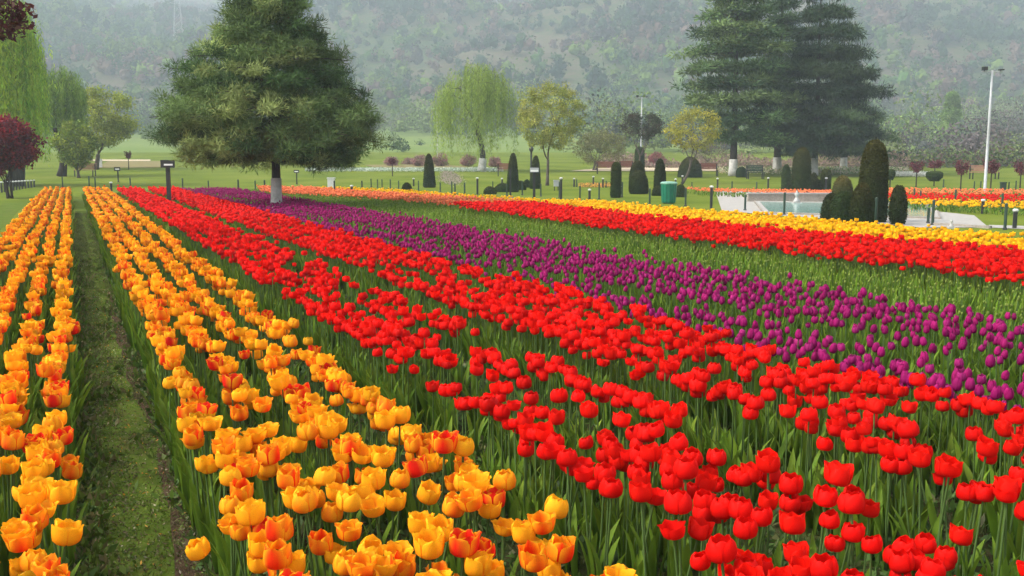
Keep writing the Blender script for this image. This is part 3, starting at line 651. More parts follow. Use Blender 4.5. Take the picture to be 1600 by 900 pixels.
def conifer(trunk_px, base_py, outline, ytop, ybot, label, nbr=150, style='pine', D=None, lime_px=None, tr_px=9, cols=((.05, .08, .03),), dens=1.0, puff=.42, card=.2, cw=.035, name='pine_tree', group=None, tierstep=None):
    """outline: rows of (py, left px, right px)"""
    P = G(trunk_px, base_py) if D is None else atD(trunk_px, D); s = mpp(P); zt = hpx(P, ytop)
    root = thing(name, P, label, 'tree', group); tr = tr_px * s
    tb = MB(); zz = np.linspace(0, 1, 9); tb.tube(np.stack([.04 * np.sin(zz * 5), .03 * np.sin(zz * 4), zz * zt * .98], -1), tr * (1.15 - zz * 1.08), 10)
    ol = np.array(outline, float); oz = np.array([hpx(P, q) for q in ol[:, 0]]); o = np.argsort(oz); oz = oz[o]; lf = (trunk_px - ol[o, 1]) * s; rt = (ol[o, 2] - trunk_px) * s
    zb = hpx(P, ybot); cen = []; rad = []; cl = []; cols = np.array(cols)
    for i in range(nbr):
        f = ((i + rng.random()) / nbr); z = zb + (zt - zb) * f ** (1.35 if style == 'pine' else 1.15)
        if tierstep: z = zb + round((z - zb) / tierstep) * tierstep + rng.normal() * tierstep * .13
        z = min(z, zt * .985); az = i * 2.39996 + rng.normal() * .3
        d = CR * math.cos(az) + CF * math.sin(az); wR = (1 + math.cos(az)) / 2
        rmax = (np.interp(z, oz, rt) * wR + np.interp(z, oz, lf) * (1 - wR)) * (.74 + .30 * rng.random())
        rmax = max(rmax, .15); nn = 7; t = np.linspace(0, 1, nn)
        rise = {'pine': .16, 'cedar': .05, 'deodar': .10}[style]; drp = {'pine': .15, 'cedar': .07, 'deodar': .21}[style]
        zz_ = z + rmax * (rise * t - drp * t ** 2.2) if style != 'pine' else z + rmax * (rise * t - drp * t ** 2)
        pts = d[None] * (rmax * t)[:, None]; pts[:, 2] = zz_
        tb.tube(pts, np.linspace(max(.02, tr * .3 * (1 - f * .6)), .008, nn), 5, cap=False)
        k = max(2, int((rmax / (puff * .62)) * dens)); side = np.cross(d, [0, 0, 1.])
        tq = .22 + .78 * (np.arange(k) + .5) / k; bc = cols[rng.integers(0, len(cols))] * (.6 + .8 * rng.random())
        for q in tq:
            bp = d * (rmax * q); bp[2] = np.interp(q, t, zz_); fan = rmax * .30 * (1 - abs(q - .6)) * (1.3 if style != 'pine' else 1)
            for e in range(2 if q > .35 else 1):
                c = bp + side * rng.normal() * fan * .8 + np.array([0, 0, rng.normal() * .08])
                if style == 'deodar': c[2] -= .1 * abs(rng.normal())
                cen.append(c); pr = puff * (.7 + .55 * rng.random()) * (.55 + .45 * min(1, rmax / 1.5)); rad.append((pr, pr * {'pine': .52, 'cedar': .36, 'deodar': .34}[style])); cl.append(bc * (.85 + .3 * rng.random()))
    tb.build('trunk', M_darkbark, root, smooth=True)
    if lime_px:
        zl = hpx(P, lime_px); lb = MB(); q = np.linspace(0, 1, 4); lb.tube(np.stack([.04 * np.sin(q * zl / zt * 5), .03 * np.sin(q * zl / zt * 4), q * zl], -1), tr * np.array([1.45, 1.28, 1.22, 1.17]), 12); lb.build('limewashed_base', M_lime, root, smooth=True)
    cen = np.array(cen); rad = np.array(rad); cl = np.array(cl); k = len(cen); npc = {'pine': 260, 'cedar': 75, 'deodar': 70}[style]
    idx = np.repeat(np.arange(k), npc); n = len(idx); u = ballpts(n, 1.0); R3 = np.stack([rad[:, 0], rad[:, 0], rad[:, 1]], -1)
    pos = cen[idx] + u * R3[idx]
    if style == 'deodar': dd = u * 1.0 + rng.normal(size=(n, 3)) * .4 + np.array([0, 0, -.30]); pos[:, 2] -= (np.linalg.norm(u[:, :2], axis=1) ** 2) * rad[idx, 0] * .35
    elif style == 'pine': dd = u * .6 + rng.normal(size=(n, 3)) * .7 + np.array([0, 0, .15])
    else: dd = u * [1.2, 1.2, .5] + rng.normal(size=(n, 3)) * .35 + np.array([0, 0, .12])
    cb = MB(); cb.cards(pos, dd, card * (.6 + .8 * rng.random(n)), cw * (.7 + .6 * rng.random(n)), cl[idx] * (.8 + .4 * rng.random(n))[:, None], g=u * [1, 1, 1.0] + [0, 0, .6 if style != 'pine' else .35], gn=.28); cb.build('crown', M_needle, root)
    print(label, n); return root

conifer(432, 341, [(-60, 420, 445), (-20, 395, 470), (20, 358, 505), (60, 330, 535), (100, 296, 562), (150, 254, 575), (175, 255, 612), (200, 226, 608), (216, 240, 604), (232, 272, 596), (252, 300, 575), (275, 350, 520)], -66, 254,
        'big dark green pine with limewashed trunk standing in the purple tulips', nbr=150, style='pine', lime_px=278, tr_px=7,
        cols=((.065, .12, .036), (.125, .19, .055), (.21, .26, .080), (.10, .155, .048)), dens=.36, puff=.32, card=.15, cw=.018)
conifer(1145, 275, [(-40, 1125, 1160), (0, 1100, 1200), (50, 1075, 1215), (110, 1062, 1235), (150, 1062, 1240), (190, 1105, 1240), (215, 1125, 1235)], -50, 212,
        'tall layered blue-green cedar with white trunk base, leftmost of the tall conifer group', nbr=100, style='cedar', lime_px=249, tr_px=5.5, name='cedar_tree',
        cols=((.050, .095, .038), (.085, .145, .052), (.13, .19, .065)), dens=.7, puff=.75, card=.34, cw=.08, tierstep=1.15)
conifer(1214, 271, [(-60, 1200, 1230), (20, 1190, 1240), (100, 1172, 1262), (170, 1165, 1275), (225, 1170, 1265)], -55, 222,
        'dark conifer between the layered cedar and the drooping deodar', nbr=100, style='cedar', lime_px=246, tr_px=5.5, name='cedar_tree', D=73,
        cols=((.050, .095, .045), (.075, .125, .055)), dens=.6, puff=.75, card=.36, cw=.06, tierstep=1.0)
conifer(1272, 274, [(-50, 1262, 1285), (10, 1242, 1318), (60, 1235, 1348), (110, 1228, 1366), (160, 1225, 1386), (215, 1215, 1396), (238, 1230, 1392)], -55, 226,
        'drooping dark deodar with tiered branches behind the tall topiaries', nbr=120, style='deodar', lime_px=247, tr_px=4.5, name='deodar_tree',
        cols=((.030, .056, .028), (.055, .088, .036), (.036, .062, .030)), dens=.75, puff=.46, card=.36, cw=.05, tierstep=1.3)
conifer(1318, 270, [(110, 1310, 1328), (170, 1290, 1350), (215, 1275, 1362), (240, 1280, 1358)], 90, 236,
        'smaller dark conifer with limewashed trunk tucked under the deodar right side', nbr=60, style='cedar', lime_px=246, tr_px=4.5, name='cedar_tree', D=78,
        cols=((.026, .046, .030), (.036, .058, .034)), dens=.8, puff=.8, card=.36, cw=.06)
willow(752, 268, 683, 812, 90, 252, 'pale green weeping willow with curved dark trunk, left of the yellow tree', nstr=620, cols=((.24, .33, .05), (.29, .38, .07), (.19, .28, .05)), lime=1.0, lean=-.2, tr=.22)
willow(20, 272, -75, 66, -60, 262, 'tall bright green weeping willow hanging over the left edge', nstr=1500, cols=((.24, .42, .03), (.36, .52, .04), (.46, .56, .04)), D=52, ntip=140, hang=(.8, 1.0), width=.05)
willow(95, 266, 52, 142, 95, 258, 'fresh green weeping tree just right of the tall left willow', nstr=700, cols=((.17, .28, .04), (.12, .21, .03), (.23, .33, .05)), D=66, ntip=110, hang=(.3, .8))
leafy(150, 262, 104, 222, 132, 246, 'rounded yellow-green tree with dark trunk beside the left bench', ntip=170, nleaf=70, leaf=.20, cols=((.27, .31, .04), (.34, .37, .05), (.21, .26, .04)), clump=.7, D=78, fork=1.2, flat=.8)
leafy(122, 262, 88, 152, 188, 262, 'low leafy green bush tree at the foot of the round tree', ntip=110, nleaf=70, leaf=.16, cols=((.19, .26, .03), (.12, .18, .03), (.25, .30, .04)), clump=.5, D=64, fork=.4)
leafy(12, 298, -45, 58, 178, 275, 'dark maroon leaved plum tree at the left edge', ntip=150, nleaf=110, leaf=.12, cols=((.16, .010, .020), (.26, .018, .028), (.09, .010, .02)), clump=.38, D=38, fork=.55, trunks=3, tr=.05, bark=M_darkbark, name='plum_tree')
leafy(-120, 420, -215, 46, -60, 92, 'overhanging maroon branches in the top left corner', ntip=90, nleaf=30, leaf=.085, cols=((.10, .03, .03), (.07, .02, .025), (.12, .06, .04)), clump=.18, D=13, tr=.06, bark=M_darkbark, name='plum_tree')
leafy(855, 290, 800, 916, 118, 242, 'airy yellow-green tree with forked grey trunk right of the willow', ntip=340, nleaf=42, leaf=.10, cols=((.30, .33, .06), (.25, .29, .06), (.38, .38, .09)), clump=.32, fork=1.4, tr=.085, shell=.5)
leafy(928, 268, 888, 988, 198, 262, 'low olive-green tree with many thin stems left of the topiaries', ntip=220, nleaf=26, leaf=.12, cols=((.17, .18, .06), (.20, .20, .08)), clump=.4, D=76, fork=.5, trunks=3, tr=.06, shell=.5)
leafy(997, 266, 963, 1037, 172, 216, 'small tree with two bare stems and dark bronze leaves above a clipped column', ntip=70, nleaf=60, leaf=.13, cols=((.050, .055, .032), (.065, .052, .036), (.045, .06, .03)), clump=.40, D=68, fork=1.3, trunks=2, tr=.06, shell=.9)
leafy(1066, 284, 1036, 1130, 163, 240, 'thin yellow-leaved tree with leaning grey trunk in front of the cedar', ntip=170, nleaf=24, leaf=.12, cols=((.34, .32, .04), (.28, .28, .06), (.40, .36, .05)), clump=.32, fork=1.2, tr=.075, lean=.25, shell=.6, D=55)
leafy(1105, 262, 1060, 1150, 205, 252, 'grey-pink bare shrubby tree behind the red benches', ntip=160, nleaf=10, leaf=.10, cols=((.22, .17, .14),), clump=.4, D=82, fork=.5, trunks=3, tr=.04)
for i, (x, t, b, hw, D_, lab) in enumerate([(612, 244, 262, 12, 86, 'pink-brown flowering bush at the right side of the big pine'), (655, 240, 262, 13, 85, 'pink blossom bush left of the lone clipped cone'),
        (689, 238, 262, 14, 85, 'pink blossom bush right of the lone clipped cone'), (732, 241, 262, 13, 84, 'pink blossom bush left of the willow trunk'), (773, 245, 262, 11, 84, 'thin pinkish bush right of the willow trunk'),
        (1026, 236, 264, 14, 84, 'red-pink bush behind the clipped columns'), (640, 246, 263, 12, 90, 'faded pink bush, farthest between two blossom bushes')]):
    leafy(x, 262, x - hw, x + hw, t, b, lab, cat='bush', name='blossom_bush', ntip=60, nleaf=45, leaf=.10, cols=((.40, .20, .19), (.34, .22, .18), (.26, .17, .13)) if i != 5 else ((.38, .12, .12), (.30, .12, .12)), clump=.28, D=D_, fork=.2, trunks=3, tr=.03, group='blossom bushes beyond the lawn')
# small maroon trees with V-shaped crowns
for x, t, b, D_, hw, lab in [(1433, 251, 283, 50, 14, 'small maroon tree, leftmost of the row right of the deodar'), (1461, 249, 272, 56, 16, 'small maroon tree rising behind the clipped green cup'), (1503, 250, 291, 46, 15, 'small maroon tree between the green cup and the tall lamp pole'),
        (1550, 248, 291, 46, 16, 'small maroon tree standing in front of the tall white lamp pole'), (1596, 251, 291, 46, 16, 'small maroon tree at the right edge of the photo'), (201, 236, 256, 78, 6, 'tiny maroon tree alone on the far left field'), (613, 246, 262, 66, 6, 'tiny maroon tree right of the big pine')]:
    P = atD(x, D_); s = mpp(P); zt = hpx(P, t); zf = hpx(P, t + (b - t) * .52)
    root = thing('maroon_tree', P, lab, 'small tree', 'small maroon trees on the lawns'); tb = MB(); tb.tube([(0, 0, 0), (0, 0, zf)], [.035, .028], 7); tips = []
    n = 46; a = rng.random(n) * 6.283; r = np.sqrt(rng.random(n)); zc_ = zf + (zt - zf) * (.35 + .65 * rng.random(n)); fr = (zc_ - zf) / (zt - zf)
    pts = np.stack([np.cos(a) * r * hw * s * fr ** .95, np.sin(a) * r * hw * s * fr ** .95, zc_], -1); branchify(tb, (0, 0, zf), pts, .02, tips, rmin=.009); tb.build('trunk', M_darkbark, root)
    T = np.array([q[0] for q in tips]); idx = np.repeat(np.arange(len(T)), 14); m_ = len(idx); cb = MB()
    pos = T[idx] * (1 - .25 * rng.random(m_))[:, None] + np.array([0, 0, zf]) * 0 + ballpts(m_) * .10; pos[:, 2] = np.maximum(pos[:, 2], zf * .97)
    cb.cards(pos, unit(m_), .09, .05, np.array([.15, .035, .05]) * (.6 + .8 * rng.random(m_))[:, None]); cb.build('crown', M_leaf, root)

# ------------------------------------------------------------------ hillside woodland
def ico(sub):
    bm = bmesh.new(); bmesh.ops.create_icosphere(bm, subdivisions=sub, radius=1); V = np.array([v.co[:] for v in bm.verts]); T = np.array([[v.index for v in f.verts] for f in bm.faces]); bm.free(); return V, T
def woodland(name, label, n, D0, D1, size, cols, sub=2, power=1.0, mask=None, halfw=.72, ncard=46, cs=.32):
    Vt, Tt = ico(sub); D = D0 + (D1 - D0) * rng.random(n) ** power; L = (rng.random(n) * 2 - 1) * (D * halfw + 40)
    x = D * sY + L * cY; y = D * cY - L * sY
    if mask is not None:
        k = rng.random(n) < mask(L, D); D, L, x, y = D[k], L[k], x[k], y[k]; n = len(x)
    z = terr(x, y); s = size * np.exp(np.clip(rng.normal(size=n), -1.8, 1.5) * .35); hh = s * (.8 + .7 * rng.random(n))
    patch = fbm(L / 60 + 9, D / 90, 3) + rng.normal(size=n) * .06; ci = np.clip(((patch - .25) / .5 * len(cols)).astype(int), 0, len(cols) - 1)
    C = np.array(cols)[ci] * (.8 + .4 * rng.random(n))[:, None]
    Wv = Vt[None] * (.5 if ncard < 100 else .22) * (1 + .34 * (rng.random((n, len(Vt), 1)) - .5) * 2) * np.stack([s, s, hh], -1)[:, None] + np.stack([x, y, z + hh * (.75 if ncard < 100 else .45)], -1)[:, None]
    CC = C[:, None] * (.82 + .36 * rng.random((n, len(Vt), 1))); TT = (Tt[None] + (np.arange(n) * len(Vt))[:, None, None]).reshape(-1, 3)
    mb = MB(); mb.add(Wv, None, TT, CC.reshape(-1, 3)); idx = np.repeat(np.arange(n), ncard); m_ = len(idx)
    lump = unit(n * 6).reshape(n, 6, 3); lw = rng.integers(0, 6, m_); u = unit(m_) * .55 + lump[idx, lw] * .62; u[:, 2] = np.abs(u[:, 2]) * 1.0 - .25
    ce = np.stack([x, y, z + hh * (.75 if ncard < 100 else .5)], -1)[idx]; Sz = np.stack([s, s, hh], -1)[idx]; tn = (.75 + .5 * rng.random((n, 6)))[idx, lw]
    mb.cards(ce + u * Sz, rng.normal(size=(m_, 3)) + u, cs * s[idx] * (.6 + .8 * rng.random(m_)), cs * .7 * s[idx] * (.6 + .8 * rng.random(m_)), C[idx] * (tn * (.85 + .3 * rng.random(m_)))[:, None], g=u + [0, 0, .5])
    return tag(mb.build(name, M_wood), label, 'woodland', kind='stuff')
HC = [(.010, .030, .020), (.020, .055, .022), (.05, .11, .022), (.11, .17, .03), (.035, .075, .025), (.13, .085, .07), (.05, .045, .045), (.03, .06, .03)]
woodland('hillside_woodland', 'scrub and scattered trees covering the misty hillside', 27000, 300, 1150, 2.7, HC, power=.85, mask=lambda L, D: np.clip(.55 + 3.2 * (fbm(L / 70, D / 110, 3) - .42), .38, 1))
woodland('foothill_woodland', 'hazy band of bigger trees along the foot of the hill', 1300, 215, 330, 3.3, [(.055, .10, .05), (.10, .16, .055), (.16, .22, .07), (.13, .14, .08), (.09, .10, .08)], sub=2, ncard=380, cs=.14, mask=lambda L, D: np.clip((D - 215) / 60 + (L > 20) * .5, .2, 1))
woodland('right_woodland', 'misty trees and bushes at the foot of the right slope', 1000, 80, 300, 2.6, [(.05, .09, .06), (.09, .15, .06), (.15, .21, .07), (.09, .10, .09), (.12, .10, .10), (.18, .22, .09)], sub=2, ncard=650, cs=.10,
         mask=lambda L, D: np.where(L > D * .07 + 2, 1, 0) * np.clip((D - 78) / 25, .25, 1), halfw=.75, power=.95)
woodland('field_shrubs', 'scattered misty shrubs and young trees on the far green field', 150, 125, 300, 1.3, [(.06, .10, .04), (.12, .17, .05), (.18, .22, .06), (.12, .10, .08)], sub=2, ncard=220, cs=.2, power=.7, halfw=.7)
conifer(1010, 0, [(36, 1003, 1017), (60, 994, 1026), (85, 985, 1034), (108, 982, 1036)], 32, 108, 'dark pointed conifer high on the misty hill above the bronze tree', nbr=60, style='cedar', D=430, tr_px=2,
        cols=((.020, .040, .030),), puff=3.4, card=2.2, cw=.5, name='distant_conifer')
conifer(1408, 272, [(243, 1406, 1410), (255, 1401, 1415), (268, 1396, 1420)], 242, 270, 'small blue-green cone conifer beyond the tall topiary', nbr=60, style='cedar', D=84, tr_px=1.5, cols=((.030, .050, .045),), puff=.42, card=.25, cw=.06, name='small_conifer')
conifer(1482, 240, [(150, 1479, 1485), (180, 1472, 1492), (220, 1470, 1494), (245, 1474, 1490)], 148, 246, 'pale green poplar standing tall in the mist behind the maroon trees', nbr=120, style='pine', D=170, tr_px=2, cols=((.17, .26, .07),), puff=.75, card=.6, cw=.16, name='poplar_tree')

# ------------------------------------------------------------------ clipped yews
def topiary(x, hw, yt, yb, shape, label, brown=.3, stem=0, name='topiary', D=None):
    P = G(x, yb) if D is None else atD(x, D); s = mpp(P); H = hpx(P, yt); W = hw * s
    root = thing(name, P, label, 'topiary'); z0 = hpx(P, stem) if stem else 0.0
    def rf(t):
        t = np.clip(t, 0, 1)
        if shape == 'cone': return (1 - .52 * t) * np.sqrt(np.clip(1 - t ** 7, 0, 1)) * np.minimum(1, .85 + t * 2)
        if shape == 'pillar': return (1 - .14 * t) * np.sqrt(np.clip(1 - t ** 7, 0, 1)) * np.minimum(1, .9 + t)
        if shape == 'column': return (1 - .12 * t) * np.clip(1 - t ** 14, 0, 1) ** .5 * np.minimum(1, .82 + t * 2)
        if shape == 'bullet': return np.sqrt(np.clip(1 - t ** 3.2, 0, 1)) * np.minimum(1, .86 + t * 1.2)
        if shape == 'dome': return np.sqrt(np.clip(1 - t ** 2.1, 0, 1))
        if shape == 'flat': return np.clip(1 - t ** 4, 0, 1) ** .5 * np.minimum(1, .9 + t)
        if shape == 'oval': return np.sqrt(np.clip(1 - (2 * (t * .93 + .07) - 1) ** 2, 0, 1)) ** .8 * (1.05 - .25 * t)
        if shape == 'cup': return (.5 + .5 * np.minimum(1, t * 2.2)) * np.clip(1 - t ** 16, 0, 1) ** .5
        if shape == 'ball': return np.sqrt(np.clip(1 - (2 * (t * .9 + .1) - 1) ** 2, 0, 1))
    nz, na = 22, 22; tt = np.linspace(0, 1, nz); th = np.arange(na) * 2 * np.pi / na
    hh = H - z0; dim = max(W, .1)
    rr = W * np.maximum(rf(tt), .02); bump = 1 + .05 * (rng.random((nz, na)) - .5) + .07 * (fbm(tt[:, None] * 5 + x, np.abs(th[None] - 3.14) * 1.6, 3) - .5)
    lean_ = rng.normal() * .02
    V = np.stack([rr[:, None] * bump * np.cos(th) * .97 + lean_ * tt[:, None] * hh, rr[:, None] * bump * np.sin(th) * .97, z0 + (tt * hh)[:, None] + 0 * th], -1)
    col = lerp((.018, .036, .010), (.080, .060, .018), np.clip(brown * tt ** 1.5 * 1.1, 0, 1))  # lighter brown towards the top: lit tops put into the yew colour
    Q = [[a * na + j, a * na + (j + 1) % na, (a + 1) * na + (j + 1) % na, (a + 1) * na + j] for a in range(nz - 1) for j in range(na)]
    tint = .75 + .7 * rng.random()
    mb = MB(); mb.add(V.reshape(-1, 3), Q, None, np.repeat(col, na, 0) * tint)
    area = 6.28 * W * .8 * hh; n = int(min(14000, area * 2600)); n = max(n, 1500)
    t = rng.random(n) ** .9; a = rng.random(n) * 6.283; r = W * rf(t) * (.93 + .06 * rng.random(n)); e = .004
    slope = (rf(t + .02) - rf(t - .02)) * W / (.04 * hh + 1e-6); slope = np.clip(slope, -6, 6)
    nrm = np.stack([np.cos(a), np.sin(a), -slope], -1); nrm /= np.linalg.norm(nrm, axis=1, keepdims=True)
    pos = np.stack([r * np.cos(a) + lean_ * t * hh, r * np.sin(a), z0 + t * hh * .985], -1); cc = lerp((.022, .044, .012), (.10, .078, .022), np.clip(brown * t ** 1.5 * 1.1 + .15 * rng.random(n), 0, 1)) * (.65 + .7 * rng.random(n))[:, None]  # sprigs follow the same painted lit top, plus random brown
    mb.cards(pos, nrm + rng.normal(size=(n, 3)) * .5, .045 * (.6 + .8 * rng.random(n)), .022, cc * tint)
    mb.build('foliage', M_yew, root)
    if z0 > 0: sb = MB(); sb.tube([(0, 0, 0), (0, 0, z0 + .1)], [.035, .03], 8); sb.build('stem', M_darkbark, root)
    return root
for a in [
 (671, 10, 240, 293, 'cone', 'tall narrow clipped cone alone on the lawn right of the big pine', .4),
 (636, 7.5, 286, 298, 'dome', 'tiny clipped dome left of the lone tall cone', .1),
 (801, 10, 239, 300, 'cone', 'clipped cone directly behind the thin black sign post left of the white sign', .3),
 (813, 9, 283, 297, 'dome', 'small mound at the right foot of the clipped cone by the sign posts', .1),
 (785, 13, 287, 300, 'dome', 'wide low clipped mound at the left foot of the clipped cone', .1),
 (766, 10, 292, 303, 'dome', 'small round clipped mound nearer the yellow tulips, left of the wide mound', .2),
 (836, 9, 243, 295, 'cone', 'clipped cone right behind the white topped sign', .3),
 (823, 6, 281, 293, 'dome', 'small dark clipped ball left of the cone behind the white sign', .0),
 (962, 8, 253, 309, 'column', 'slim clipped column, leftmost of the group left of the green bin', .2),
 (999, 8, 229, 268, 'column', 'flat topped clipped column rising behind the two rounded bushes', .1),
 (996, 13, 251, 300, 'bullet', 'tall rounded clipped bush, rear one of the overlapping pair', .3),
 (998, 15, 266, 303, 'bullet', 'broad rounded clipped bush, front one of the overlapping pair', .3),
 (1031, 9, 248, 305, 'bullet', 'tall pointed oval clipped bush directly left behind the green bin', .2),
 (1027, 8, 291, 306, 'dome', 'low clipped ball at the left side of the green bin', .2),
 (1063, 9, 289, 308, 'dome', 'low clipped ball peeking out right of the green bin', .1),
 (1078, 19, 245, 277, 'dome', 'big dark purple-green clipped dome beside a red bench', .5),
 (1158, 8, 261, 277, 'flat', 'dark clipped block at the foot of the leftmost cedar', .0),
 (1228, 7, 257, 299, 'bullet', 'slim clipped bush at the left of the tall pillar behind the pool', .1),
 (1251, 15, 230, 304, 'pillar', 'large clipped pillar with rounded top behind the pool', .4),
 (1270, 6, 270, 296, 'bullet', 'small clipped bush right behind the large pillar', .3),
 (1274, 13, 279, 303, 'dome', 'low round clipped ball at the right foot of the large pillar', .2),
 (1289, 8, 264, 303, 'column', 'short clipped column right of the low ball behind the pool', .3),
 (1316, 16, 275, 324, 'bullet', 'brown topped dome behind the wide clipped bushes in front of the pool', .8),
 (1297, 14, 303, 347, 'bullet', 'low clipped bush at the left end of the cluster in front of the pool', .2),
 (1316, 18, 300, 349, 'flat', 'wide squat clipped bush at the middle of the front cluster', .05),
 (1345, 16, 286, 353, 'bullet', 'brown-green rounded bush just left of the tallest clipped pillar', .5),
 (1362, 22, 218, 347, 'pillar', 'tallest clipped pillar of all, at the front of the pool', .5),
 (1402, 13, 290, 351, 'oval', 'oval clipped bush with a pointed top right of the tallest pillar', .3),
]: topiary(*a)
topiary(1392, 6.5, 265, 282, 'cup', 'small dark clipped cup on a thin stem right of the tallest pillar', .1, stem=281, D=50)
topiary(1461, 12, 268, 284, 'cup', 'wide clipped green cup on a stem beneath a maroon tree', .1, stem=283, D=52)

# ------------------------------------------------------------------ posts and bollard lights
def face(): return -YAW
def post(x, yt, yb, kind, label, D=None):
    P = G(x, yb) if D is None else atD(x, D); H = max(.35, hpx(P, yt)); s = mpp(P)
    if kind == 'p':
        root = thing('fence_post', P, label, 'post', 'slim dark posts around the beds'); mb = MB()
        mb.lathe([(.032, 0), (.032, H * .96), (.024, H * .985), (.004, H)], 8); mb.build('pole', M_green, root)
        cb = MB(); cb.lathe([(.05, .0), (.05, .03), (.034, .05)], 10); cb.build('base_collar', M_black, root)
    else:
        root = thing('bollard_light', P, label, 'bollard light', 'white topped bollard lights'); mb = MB()
        mb.lathe([(.045, 0), (.045, H - .08), (.04, H - .07)], 10); mb.build('pole', M_black, root)
        hb = MB(); hb.lathe([(.03, H - .07), (.06, H - .055), (.065, H - .03), (.045, H - .008), (.01, H)], 14); hb.build('lamp_head', M_cap, root, smooth=True)
    return root
for a in [
 (98, 275, 292, 'p', 'faint slim post behind the far end of the left orange bed'),
 (140, 275, 300, 'p', 'dark post at the far end of the orange bed, left one of two'), (149.5, 277, 300, 'p', 'dark post at the far end of the orange bed, right one of two'),
 (174.5, 284, 306, 'b', 'white topped bollard between the orange and red beds, far end'),
 (204, 277, 296, 'p', 'thin post behind the small sign at the far red bed'),
 (286, 278, 303, 'p', 'thin post right of the large black sign'), (326, 282, 299, 'p', 'thin post under the left branches of the big pine'), (373, 280, 311, 'p', 'tall thin post left of the pine trunk'),
 (399, 282, 296, 'p', 'faint far post just left of the pine trunk'), (414, 281, 308, 'p', 'thin post touching the pine trunk on its left'),
 (523, 282, 314, 'p', 'slim post below the white box, right of the pine'), (550, 289, 315, 'b', 'bollard light on the green bed edge right of the pine'), (566, 282, 312, 'p', 'slim post just right of the bollard light by the pine'),
 (580, 279, 293, 'p', 'leftmost far post of the fence beyond the yellow strip'), (590, 280, 293, 'p', 'second far fence post beyond the yellow strip'), (597, 280, 294, 'p', 'third far fence post beyond the yellow strip'),
 (610, 280, 294, 'p', 'fourth far fence post beyond the yellow strip'), (623, 282, 297, 'p', 'far fence post left of the tiny dome'), (646.5, 278, 291, 'b', 'small far bollard light left of the lone tall cone'),
 (654, 282, 299, 'p', 'far post at the left side of the lone tall cone'), (688, 285, 300, 'p', 'far post on the right side of the lone tall cone'), (706, 283, 303, 'p', 'slim post before the pale patch'),
 (711, 286, 313, 'p', 'dark post at the left start of the far red band'), (726, 285, 312, 'p', 'dark post near the left start of the far red band'),
 (746, 277, 304, 'b', 'bollard light left of the low clipped mounds'), (770, 285, 294, 'p', 'short post behind the small round mound'), (784.5, 278, 292, 'b', 'far bollard light behind the wide low mound'),
 (792, 288, 306, 'p', 'slim post left of the thin black sign post'), (816, 282, 305, 'p', 'slim post between the two clipped cones'), (845, 287, 307, 'p', 'slim post right of the white topped sign'),
 (874, 284, 309, 'p', 'post directly below the pale meter box'), (876.5, 277, 316, 'b', 'tall bollard light beside the pale meter box'), (897, 278, 292, 'b', 'far bollard light right of the yellow tree trunk'), (901, 280, 292, 'p', 'far thin post beside the first lawn bollard'),
 (906, 290, 315, 'p', 'thick short post at the edge of the yellow band'), (921, 295, 316, 'b', 'short bollard light at the edge of the yellow band'), (927, 275, 292, 'b', 'far bollard light in front of the olive tree'),
 (936, 285, 311, 'p', 'slim post left of the slim clipped column'), (942, 278, 293, 'b', 'far bollard light left of the slim clipped column'), (947, 282, 293, 'p', 'far thin post touching the slim clipped column'),
 (972, 284, 308, 'p', 'slim post right behind the slim clipped column'), (1015, 294, 321, 'p', 'leaning slim post left of the green bin'), (1055.5, 279, 292, 'b', 'bollard light showing over the green bin lid'),
 (1066, 274, 291, 'b', 'bollard light at the foot of the leaning yellow tree'), (1071, 293, 322, 'p', 'slim post right of the green bin'), (1081, 285, 295, 'p', 'short far post before the coral strip, right of the bin'),
 (1111, 290, 326, 'b', 'tall bollard light at the left corner of the white paving'), (1121, 278, 295, 'b', 'far bollard light below the red bench'), (1143.5, 283, 298, 'p', 'far post in front of the coral strip by the paving'),
 (1182, 284, 299, 'p', 'far post in the middle of the coral strip'), (1164, 304, 329, 'p', 'dark post on the white paving left of the pool'), (1200, 277, 294, 'b', 'far bollard light left of the slim clipped bush'), (1225, 300, 336, 'p', 'dark post in front of the pool beside the marble finial'),
 (1290, 277, 304, 'b', 'bollard light in front of the short clipped column'), (1368, 308, 351, 'p', 'green post in front of the tallest clipped pillar'),
 (1428, 294, 314, 'p', 'dark post in the red and yellow bands right of the oval bush'), (1438, 298, 315, 'p', 'second dark post in the bands right of the oval bush'), (1492, 296, 323, 'p', 'dark post in the bands left of the low bollard'),
 (1450, 324, 349, 'p', 'short post at the right end of the pool'), (1457, 312, 352, 'p', 'tall post at the right end of the pool'), (1535, 311, 334, 'b', 'bollard light at the bend of the white paving'),
 (1565, 302, 331, 'p', 'slim dark post behind the right bollard'), (1570, 317, 359, 'p', 'green post nearest the yellow band at the right'), (1585, 326, 357, 'b', 'bollard light nearest the right edge of the photo'),
 (1474, 280, 292, 'p', 'far thin post right of the clipped cup'), (1532, 283, 296, 'p', 'far thin post left of the tall lamp pole'), (1576, 284, 297, 'p', 'far thin post left of the rightmost maroon tree'), (1587, 282, 297, 'p', 'far thin post beside the rightmost maroon tree'),
 (1522, 283, 295, 'p', 'far thin post, second to the left of the tall lamp pole')]:
    post(*a)
for i in range(12):
    x = 3 + i * 4.6; post(x, 283.5 - i * .25, 301 - i * .8, 'b', 'white capped dark bollard in the short row under the maroon tree at the left edge')['group'] = 'row of bollards under the left maroon tree'

